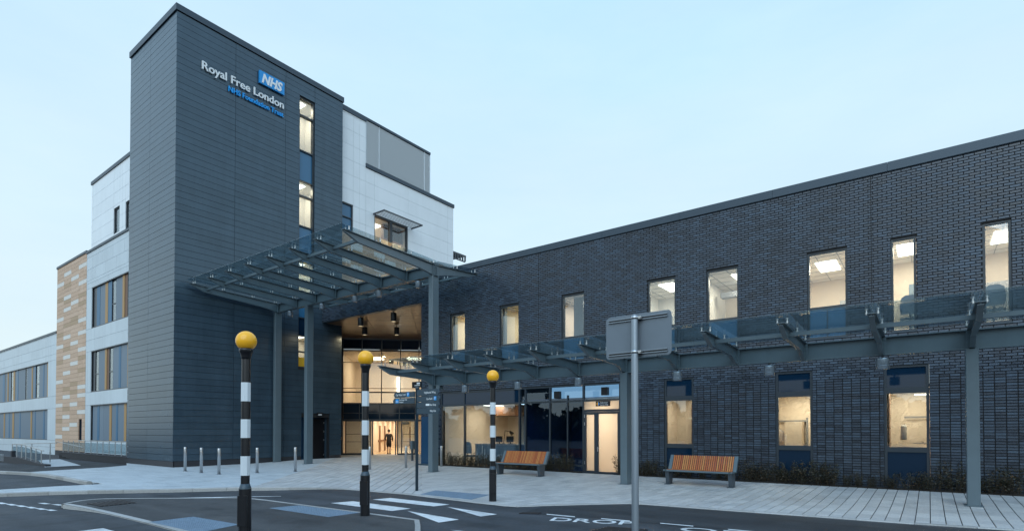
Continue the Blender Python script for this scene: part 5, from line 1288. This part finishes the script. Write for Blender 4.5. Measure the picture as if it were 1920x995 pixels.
# fingerpost
fp_ = Pz(781.5, 919, 0.0); fpo = empty('fingerpost', 'dark blue grey directional fingerpost with two left arms and four right arms', 'signpost', fp_)
q = Vector(fp_); tt = .0151
MB().lathe([(.042, 0), (.042, 2.86), (.05, 2.865), (.05, 2.93), (.03, 2.94)], q.x, q.y, 16).build('pole', M_post, fpo)
zpx = lambda py_: CAMH+(806.5-py_)*tt
def arm(side_, pz0, pz1, px_end, lines):
    z0, z1 = zpx(pz0)+.006, zpx(pz1)-.006; e = Py(px_end, 760, q.y-.05)[0]-q.x
    x0 = .045*side_; x1 = e; tip = .06*side_
    o = MB().prism_y([(q.x+x0, z0), (q.x+x1-tip, z0), (q.x+x1, (z0+z1)/2+.0), (q.x+x1-tip, z1), (q.x+x0, z1)], q.y-.05, q.y-.02).build('sign_arm', M_post, fpo)
    fy = q.y-.052; h = (z1-z0); zc = (z0+z1)/2
    for k in lines:
        if k[0] == 't':
            text_mesh(k[1], 'lettering', M_txt, o, (q.x+k[2], fy, zc+k[3]), (1, 0, 0), (0, 0, 1), width=k[4], height=k[5], depth=.003, align=k[6])
        else:
            m_ = {'p': M_nhs, 'w': M_txt}[k[0]]; MB().box(q.x+k[2], fy-.001, zc+k[3], q.x+k[2]+k[4], fy, zc+k[3]+k[5]).build('symbol', m_, o)
            if k[1]: text_mesh(k[1], 'symbol_letter', M_txt, o, (q.x+k[2]+k[4]/2, fy-.002, zc+k[3]+k[5]*.2), (1, 0, 0), (0, 0, 1), width=None if len(k[1]) == 1 else k[4]*.8, height=k[5]*.62 if len(k[1]) == 1 else .05, depth=.002, align='CENTER')
eL = Py(737.5, 760, q.y-.05)[0]-q.x; eR = Py(823.5, 760, q.y-.05)[0]-q.x
arm(-1, 744, 732.5, 738, [('t', 'Car Parks 2 & 3', eL+.12, -.025, .42, .06, 'LEFT'), ('p', 'P', eL+.58, -.055, .10, .12)])
arm(-1, 755.5, 744, 736.5, [('p', 'nhs', eL+.10, -.06, .13, .12), ('t', 'The Kings Oak', eL+.25, .012, .34, .04, 'LEFT'), ('t', 'Hospital', eL+.25, -.052, .18, .045, 'LEFT')])
arm(1, 742.5, 730, 823, [('t', 'Highlands Wing', eR-.14, -.03, .44, .06, 'RIGHT')])
arm(1, 753.5, 742.5, 824.5, [('t', 'Car Park 1', eR-.23, -.03, .26, .06, 'RIGHT'), ('p', 'P', eR-.20, -.05, .09, .11)])
arm(1, 764.5, 753.5, 823.5, [('t', 'Bus Stop', eR-.12, -.03, .24, .06, 'RIGHT'), ('w', None, eR-.52, -.028, .14, .055)])
arm(1, 776, 764.5, 824, [('t', 'Way Out', eR-.12, -.03, .24, .06, 'RIGHT')])
# traffic sign seen from the back
t_s = .0066; r = ray(1190.5, 806.5); sx, sy = r[0]*t_s, r[1]*t_s; gz = road_z(sx, sy)
ts = empty('traffic_sign', 'grey back of a wide traffic sign on a round galvanised pole in the foreground', 'traffic sign', (sx, sy, gz))
zt = lambda py_: CAMH+(806.5-py_)*t_s
MB().tube((sx, sy, gz), (sx, sy, zt(590)), .044, 20).build('pole', M_alu, ts); MB().lathe([(.046, zt(590)), (.046, zt(589.5)), (.02, zt(588.5))], sx, sy, 20).build('pole_cap', M_alu, ts)
rot = math.radians(-2.0)
def TS(p): c, s = math.cos(rot), math.sin(rot); return (sx+p[0]*c-p[1]*s, sy+p[0]*s+p[1]*c, p[2])
def lx(px_):   # local x on the plate plane
    rr = ray(px_, 640); c, s = math.cos(rot), math.sin(rot)
    # plate plane through (0,.075) local
    n = Vector((-s, c)); d0 = n.dot(Vector((sx, sy)))+.075; k = d0/(n.dot(Vector(rr[:2]))); P = Vector(rr[:2])*k-Vector((sx, sy)); return P.dot(Vector((c, s)))
xl, xr_ = lx(1137), lx(1258.5); zb_, zt_ = zt(669)+.01, zt(594)+.05
def rr_(x0, x1, z0, z1, r, n=5):
    P = []
    for cxx, czz, a0 in ((x1-r, z0+r, -90), (x1-r, z1-r, 0), (x0+r, z1-r, 90), (x0+r, z0+r, 180)):
        for i in range(n+1): a = math.radians(a0+90*i/n); P.append((cxx+r*math.cos(a), czz+r*math.sin(a)))
    return P
MB(TS).prism_y(rr_(xl, xr_, zb_, zt_, .045), .072, .078).build('sign_plate', M_signback, ts)
MB(TS).prism_y(rr_(xl-.004, xr_+.004, zb_-.004, zt_+.004, .049), .078, .082).build('sign_face_edge', M_alu, ts)
for z in (zt_-.075, zb_+.035):
    c_ch = MB(TS); c_ch.box(xl+.04, .05, z, xr_-.04, .072, z+.010); c_ch.box(xl+.04, .05, z+.030, xr_-.04, .072, z+.040); c_ch.box(xl+.04, .068, z+.010, xr_-.04, .0715, z+.030); o = c_ch.build('channel', M_alu, ts)
    MB(TS).box(xl+.045, .062, z+.011, xr_-.045, .0675, z+.029).build('channel_slot', M_black, o)
    MB().lathe([(.047, z-.002), (.047, z+.04)], sx, sy, 20).build('clamp', M_ss, ts); MB(TS).box(.047, .0, z, .085, .045, z+.035).tube((.07, -.012, z+.018), (.07, .05, z+.018), .012, 8).build('clamp_bolt', M_ss, ts)

# ramps with railings left of the tower
def wallq(name, pts, z0s, z1s, t, m, parent):
    pass
rmp = empty('brick_ramp', 'dark brick ramp wall with steel and glass railing against the slate tower', 'ramp', (TXL, TY-.3, 0))
RY = TY+.05
ra = Py(110, 860, RY)[0]; zr = Py(238, 856.5, RY)[2]
nb_ = int((TXL-ra)/.225)
rb = MB()
for j in range(8):
    z = -.12+j*.075
    if z+.065 > zr-.05: break
    for i in range(nb_+1):
        a = TXL-.005-(i+1)*.225+(j % 2)*.112; b = min(a+.215, TXL-.005); a = max(a, ra)
        # the wall runs out on the ramp slope at its left end
        if z < .10*(1-min(1, (a-ra)/2.2))-.12+.12*(1-min(1, (a-ra)/2.2)): continue
        if b-a > .03: rb.box(a, RY, z, b, RY+.1, z+.065)
rb.build('ramp_brickwork', M_plinth, rmp, kind='stuff')
MB().box(ra, RY+.02, -.15, TXL-.003, RY+.24, zr-.04).build('ramp_core', M_mortar, rmp)
MB().box(ra-.03, RY-.03, zr-.04, TXL-.003, RY+.27, zr+.02).build('coping', M_plinth, rmp)
MB().box(-42, RY+.25, -.12, TXL-.003, LY-.03, .16).build('ramp_deck', M_pave, rmp)
rz1 = Py(238, 828, RY+.12)[2]
hr = MB(); hr.tube((Py(147, 826, RY+.12)[0], RY+.12, rz1), (TXL-.02, RY+.12, rz1), .024, 10); hr.tube((Py(106, 832, RY+.12)[0], RY+.12, rz1-.12), (Py(155, 842, RY+.12)[0], RY+.12, rz1-.40), .02, 8); hr.build('handrail', M_ss, rmp)
ps = [118, 128, 137.5, 148, 159, 170.5, 182, 193, 204.5, 216, 227.5, 237]
for k, p in enumerate(ps):
    x = Py(p, 850, RY+.12)[0]; zt2 = rz1 if k > 2 else rz1-.02
    po = MB().tube((x, RY+.12, zr+.02), (x, RY+.12, zt2), .022, 8).build('rail_post', M_ss, rmp)
    if k < len(ps)-1:
        x2 = Py(ps[k+1], 850, RY+.12)[0]; MB().box(x+.07, RY+.115, zr+.12, x2-.07, RY+.127, rz1-.12).build('rail_glass', M_rglass, rmp)
# left ramp
r2 = empty('left_brick_ramp', 'low sloping dark brick ramp wall with glass panelled steel railing at the far left', 'ramp', (-38, TY, 0))
L2 = Pz(16, 873.5, -.05); R2 = Pz(84.5, 875.5, -.05)
yl = R2[1]; xl2 = Py(14, 860, yl)[0]; xr2 = R2[0]
zl = Py(14, 855, yl)[2]; zk = Py(30, 856.5, yl)[2]; zrr = Py(84, 870, yl)[2]; xk = Py(33, 860, yl)[0]; xq = Py(71, 870, yl)[0]
MB().prism_y([(xl2, -.15), (xr2, -.15), (xr2, zrr), (xq, zrr), (xk, zk), (xl2, zl)], yl, yl+.22).build('ramp_wall', M_plinth, r2)
MB().box(xl2-8, yl+.02, -.3, xl2-.003, yl+.2, zl-.02).build('ramp_wall', M_plinth, r2)
vn = MB()
for k in range(6): vn.box(xl2-2.2, yl-.0, -.02+k*.07, Py(6.5, 860, yl)[0], yl+.018, .02+k*.07)
vn.build('vent_grille', M_alu, r2)
hz = Py(40, 831.5, yl+.1)[2]
ph = [(23, 831.5), (44, 832.5), (82, 844.5)]
hr = MB(); P_ = [Vector(Py(a, b, yl+.1)) for a, b in ph]
for a, b in zip(P_, P_[1:]): hr.tube(a, b, .022, 8)
hr.tube(Vector(Py(45, 831, yl+1.0)), Vector(Py(106, 830, yl+1.0)), .02, 8); hr.build('handrail', M_ss, r2)
pp = [(23, 832, 856), (31.5, 832, 857), (40.5, 832, 857.5), (48.5, 834, 860.5), (58, 837, 863.5), (67.5, 840, 866.5), (77.5, 843.5, 869)]
for k, (a, t0, b0) in enumerate(pp):
    A_1 = Vector(Py(a, b0, yl+.1)); B_1 = Vector(Py(a, t0, yl+.1)); MB().tube(A_1, B_1, .022, 8).build('rail_post', M_ss, r2)
    if k < len(pp)-1:
        C1 = Vector(Py(pp[k+1][0], pp[k+1][2], yl+.1)); D1_ = Vector(Py(pp[k+1][0], pp[k+1][1], yl+.1))
        m_ = MB(); v0 = A_1+Vector((.07, 0, .12)); v1 = C1+Vector((-.07, 0, .12)); v2 = D1_+Vector((-.07, 0, -.12)); v3 = B_1+Vector((.07, 0, -.12))
        m_.prism_y([(v0.x, v0.z), (v1.x, v1.z), (v2.x, v2.z), (v3.x, v3.z)], yl+.095, yl+.107).build('rail_glass', M_rglass, r2)
for a in (59.5, 94): 
    x = Py(a, 850, yl+1.0)[0]; m_ = MB().tube((x, yl+1.0, .0), (x, yl+1.0, Py(a, 830, yl+1.0)[2]), .022, 8)
    for z in (Py(a, 835, yl+1.0)[2], Py(a, 848, yl+1.0)[2]): m_.tube((x-.16, yl+1.0, z), (x+.16, yl+1.0, z), .018, 8)
    m_.build('rail_post', M_ss, r2)
xx = Py(20, 850, yl)[0]; MB().box(xx-.12, yl+.02, zl-.1, xx+.1, yl+.2, Py(20, 844.5, yl)[2]).build('end_pier', M_plinth, r2)

# ================================================================== PLANTING
bedx0, bedx1 = cx(826), 7.0
bs_ = MB(); bs_.box(XR+.4, YW-.46, .02, cx(1090), YW-.0, .11); bs_.box(cx(1168), YW-.46, .02, bedx1, YW-.0, .11); tag(bs_.build('planting_bed', M_soil), kind='structure')
def shrub_mesh(seed, h):
    rd = random.Random(seed); lf = MB(); tw_ = MB()
    for s_ in range(32):
        a = rd.uniform(0, 6.28); rr = rd.uniform(0, .16); bx, by_ = rr*math.cos(a)*1.6, rr*math.sin(a)
        ln = h*rd.uniform(.5, 1.05); lean = Vector((math.cos(a)*rd.uniform(.05, .5), math.sin(a)*rd.uniform(.05, .3), 1)).normalized()
        p0 = Vector((bx, by_, 0)); p1 = p0+lean*ln; tw_.tube(p0, p1, .004, 4, .0015, False)
        for k in range(int(ln/.022)):
            p = p0+lean*(ln*(.12+.88*rd.random()))+Vector((rd.uniform(-.05, .05), rd.uniform(-.05, .05), rd.uniform(-.02, .03)))
            d = Vector((rd.uniform(-1, 1), rd.uniform(-1, 1), rd.uniform(-.2, 1))).normalized(); L = rd.uniform(.025, .05); sd = d.orthogonal().normalized()*L*.36
            sd.rotate(Matrix.Rotation(rd.uniform(0, 6.28), 3, d)); lf.add([p, p+d*L*.5+sd, p+d*L, p+d*L*.5-sd], [(0, 1, 2, 3)])
    return lf.mesh('foliage', M_leaf), tw_.mesh('stems', M_twig)
SH = [shrub_mesh(k, .62) for k in range(5)]
def shrub(x, y, s, seed, lab, grp):
    t_ = empty('low_shrub', lab, 'shrub', (x, y, .10), random.uniform(0, 6.28), group=grp); f_, s_ = SH[seed % 5]; link('foliage', f_, t_); link('stems', s_, t_); t_.scale = (s*random.uniform(.9, 1.25), s, s*random.uniform(.8, 1.15))
x = XR+.75; k = 0
while x < cx(1085):
    shrub(x, YW-.26+random.uniform(-.06, .04), random.uniform(.85, 1.1), k, 'low dark shrub in the bed before the waiting room glass', 'shrubs before the waiting room'); x += random.uniform(.30, .42); k += 1
x = cx(1172)
while x < 2.0:
    s = random.choice((.62, .85, 1.0, 1.15, 1.25)); lab = 'low dark shrub in the bed at the foot of the brick wall'
    shrub(x, YW-.24+random.uniform(-.06, .05), s, k, lab, 'shrubs at the foot of the brick wall'); x += random.uniform(.26, .52); k += 1

# ================================================================== PERSON in the doorway
pw = empty('person', 'person in dark clothes with bare calves walking away through the lit entrance doorway', 'person', TG((2.85, 2.2, 0)), 0)
def skinned(name, joints, edges, m, parent, sub=2):
    me = bpy.data.meshes.new(name); me.from_pydata([j[0] for j in joints], edges, []); ob = bpy.data.objects.new(name, me); COL.objects.link(ob)
    md = ob.modifiers.new('s', 'SKIN'); md.use_smooth_shade = True
    sv = me.skin_vertices[0].data
    for k, j in enumerate(joints): sv[k].radius = (j[1], j[2] if len(j) > 2 else j[1]); sv[k].use_root = (k == 0)
    ms = ob.modifiers.new('u', 'SUBSURF'); ms.levels = sub; ms.render_levels = sub
    dg = bpy.context.evaluated_depsgraph_get(); dg.update(); nm = bpy.data.meshes.new_from_object(ob.evaluated_get(dg)); bpy.data.objects.remove(ob)
    nm.materials.clear(); nm.materials.append(m)
    for p in nm.polygons: p.use_smooth = True
    return link(name, nm, parent)
J = [((0, 0, .95), .15, .11), ((0, 0, 1.10), .14, .10), ((0, .02, 1.30), .17, .11), ((0, .01, 1.44), .10, .08), ((0, .02, 1.52), .055), ((0, .04, 1.60), .08, .09), ((0, .04, 1.72), .075, .085),
     ((-.19, .01, 1.41), .055), ((-.25, -.03, 1.14), .045), ((-.26, .06, .92), .035), ((-.26, .08, .86), .03),
     ((.19, .01, 1.41), .055), ((.25, .0, 1.14), .045), ((.26, .12, .94), .035), ((.26, .14, .88), .03),
     ((-.09, .0, .88), .095), ((-.09, .10, .52), .062), ((-.09, .06, .12), .042), ((-.09, .16, .05), .04),
     ((.09, .0, .88), .095), ((.09, .0, .50), .06), ((.09, -.14, .14), .042), ((.09, -.08, .05), .04)]
E_ = [(0, 1), (1, 2), (2, 3), (3, 4), (4, 5), (5, 6), (3, 7), (7, 8), (8, 9), (9, 10), (3, 11), (11, 12), (12, 13), (13, 14), (0, 15), (15, 16), (16, 17), (17, 18), (0, 19), (19, 20), (20, 21), (21, 22)]
body = skinned('body', J, E_, M_skin, pw)
JJ = [((0, 0, .93), .17, .13), ((0, 0, 1.10), .155, .115), ((0, .02, 1.30), .185, .125), ((0, .01, 1.43), .12, .09), ((-.19, .01, 1.41), .068), ((-.25, -.03, 1.14), .056), ((-.26, .05, .97), .046), ((.19, .01, 1.41), .068), ((.25, .0, 1.14), .056), ((.26, .11, .97), .046),
      ((-.09, .02, .84), .115), ((-.09, .09, .50), .09), ((.09, .0, .84), .115), ((.09, .0, .48), .09)]
skinned('clothes', JJ, [(0, 1), (1, 2), (2, 3), (3, 4), (4, 5), (5, 6), (3, 7), (7, 8), (8, 9), (0, 10), (10, 11), (0, 12), (12, 13)], M_cloth, pw)
hm = MB(); hm.lathe([(max(.002, .098*math.sin(math.pi*k/10)), 1.69-.115*math.cos(math.pi*k/10)) for k in range(1, 11)], 0, .02, 14); hm.build('hair', M_hair, None); h_ = bpy.data.objects['hair']; h_.parent = pw
for s_, y in ((-1, .16), (1, -.08)): m_ = MB(); m_.bbox(s_*.09-.05, y-.14, .0, s_*.09+.05, y+.12, .09, .03); o = m_.build('shoe', M_cloth, None); o.parent = pw
for s_, y in ((-1, .08), (1, .14)):
    for k in range(4):
        o = MB().tube((s_*.26, y-.03+k*.02, .85), (s_*.255, y-.025+k*.022, .77+(.01 if k in (0, 3) else 0)), .0085, 6, .007).build('finger', M_skin, None); o.parent = pw
    o = MB().tube((s_*.26, y+.03, .86), (s_*.235, y+.065, .81), .009, 6, .008).build('thumb', M_skin, None); o.parent = pw
pw.rotation_euler = (0, 0, math.atan2(_n[1], _n[0])-math.pi/2)

# pale paving between the two ramps
dk = P2([(72, 861.5), (112, 859.5), (152, 871.2), (84, 874.5)])
tag(MB().add([(x, y, -.012) for x, y in ccw(dk)], [tuple(range(4))]).build('ramp_paving', M_pavel), kind='structure')
# vertical movement joints in the brickwork
for px_ in (1634, 1010):
    x = Py(px_, 500, YW)[0]; MB().box(x-.008, YW-.009, 3.9, x+.008, YW+.01, 8.99).build('movement_joint', M_mortar, wing)
# things inside the upper rooms
a, b = UP[3][:2]
for k in range(9): int_box('interior_banister', a+.08+k*.09, YW+1.2, RZ0+.6, a+.12+k*.09, YW+1.24, RZ0+1.55, M_iwhite)
a, b = UP[4][:2]; int_box('interior_duct', a-.3, YW+2.6, RZ1-.55, b+.5, YW+2.9, RZ1-.35, M_igrey)
a, b = UP[2][:2]; int_box('interior_door', a+.5, YW+3.5, RZ0, b+.5, YW+3.58, RZ0+2.05, M_cream); int_box('interior_rail', a+.25, YW+1.6, RZ0+1.5, b+.3, YW+1.64, RZ0+1.54, M_ss)

# ================================================================== woodland across the road behind the viewpoint (seen in the glass)
rd = random.Random(3); wd = MB(); WDL = mat('woodland_leaf', (.05, .065, .035), .7, var=.3, scale=.6)
for k in range(64):
    ax = -130+k*3.4+rd.uniform(-1.5, 1.5); ay = -46-rd.uniform(0, 10)-abs(ax)*.06; hh_ = rd.uniform(4.5, 7.5)
    wd.tube((ax, ay, -.3), (ax, ay, hh_*.55), .3, 6, .15)
    for c in range(12):
        cx_, cy_, cz_ = ax+rd.uniform(-2.4, 2.4), ay+rd.uniform(-2, 2), hh_*rd.uniform(.06, .85)
        for j in range(34):
            d = Vector((rd.gauss(0, 1), rd.gauss(0, 1), rd.gauss(0, .8))); p = Vector((cx_, cy_, cz_))+d.normalized()*rd.uniform(.8, 2.1)
            u = Vector((rd.gauss(0, 1), rd.gauss(0, 1), rd.gauss(0, 1))).normalized()*.8; v = u.orthogonal().normalized()*.7; wd.add([p-u, p-v, p+u, p+v], [(0, 1, 2, 3)])
tag(wd.build('far_woodland', WDL), kind='stuff')
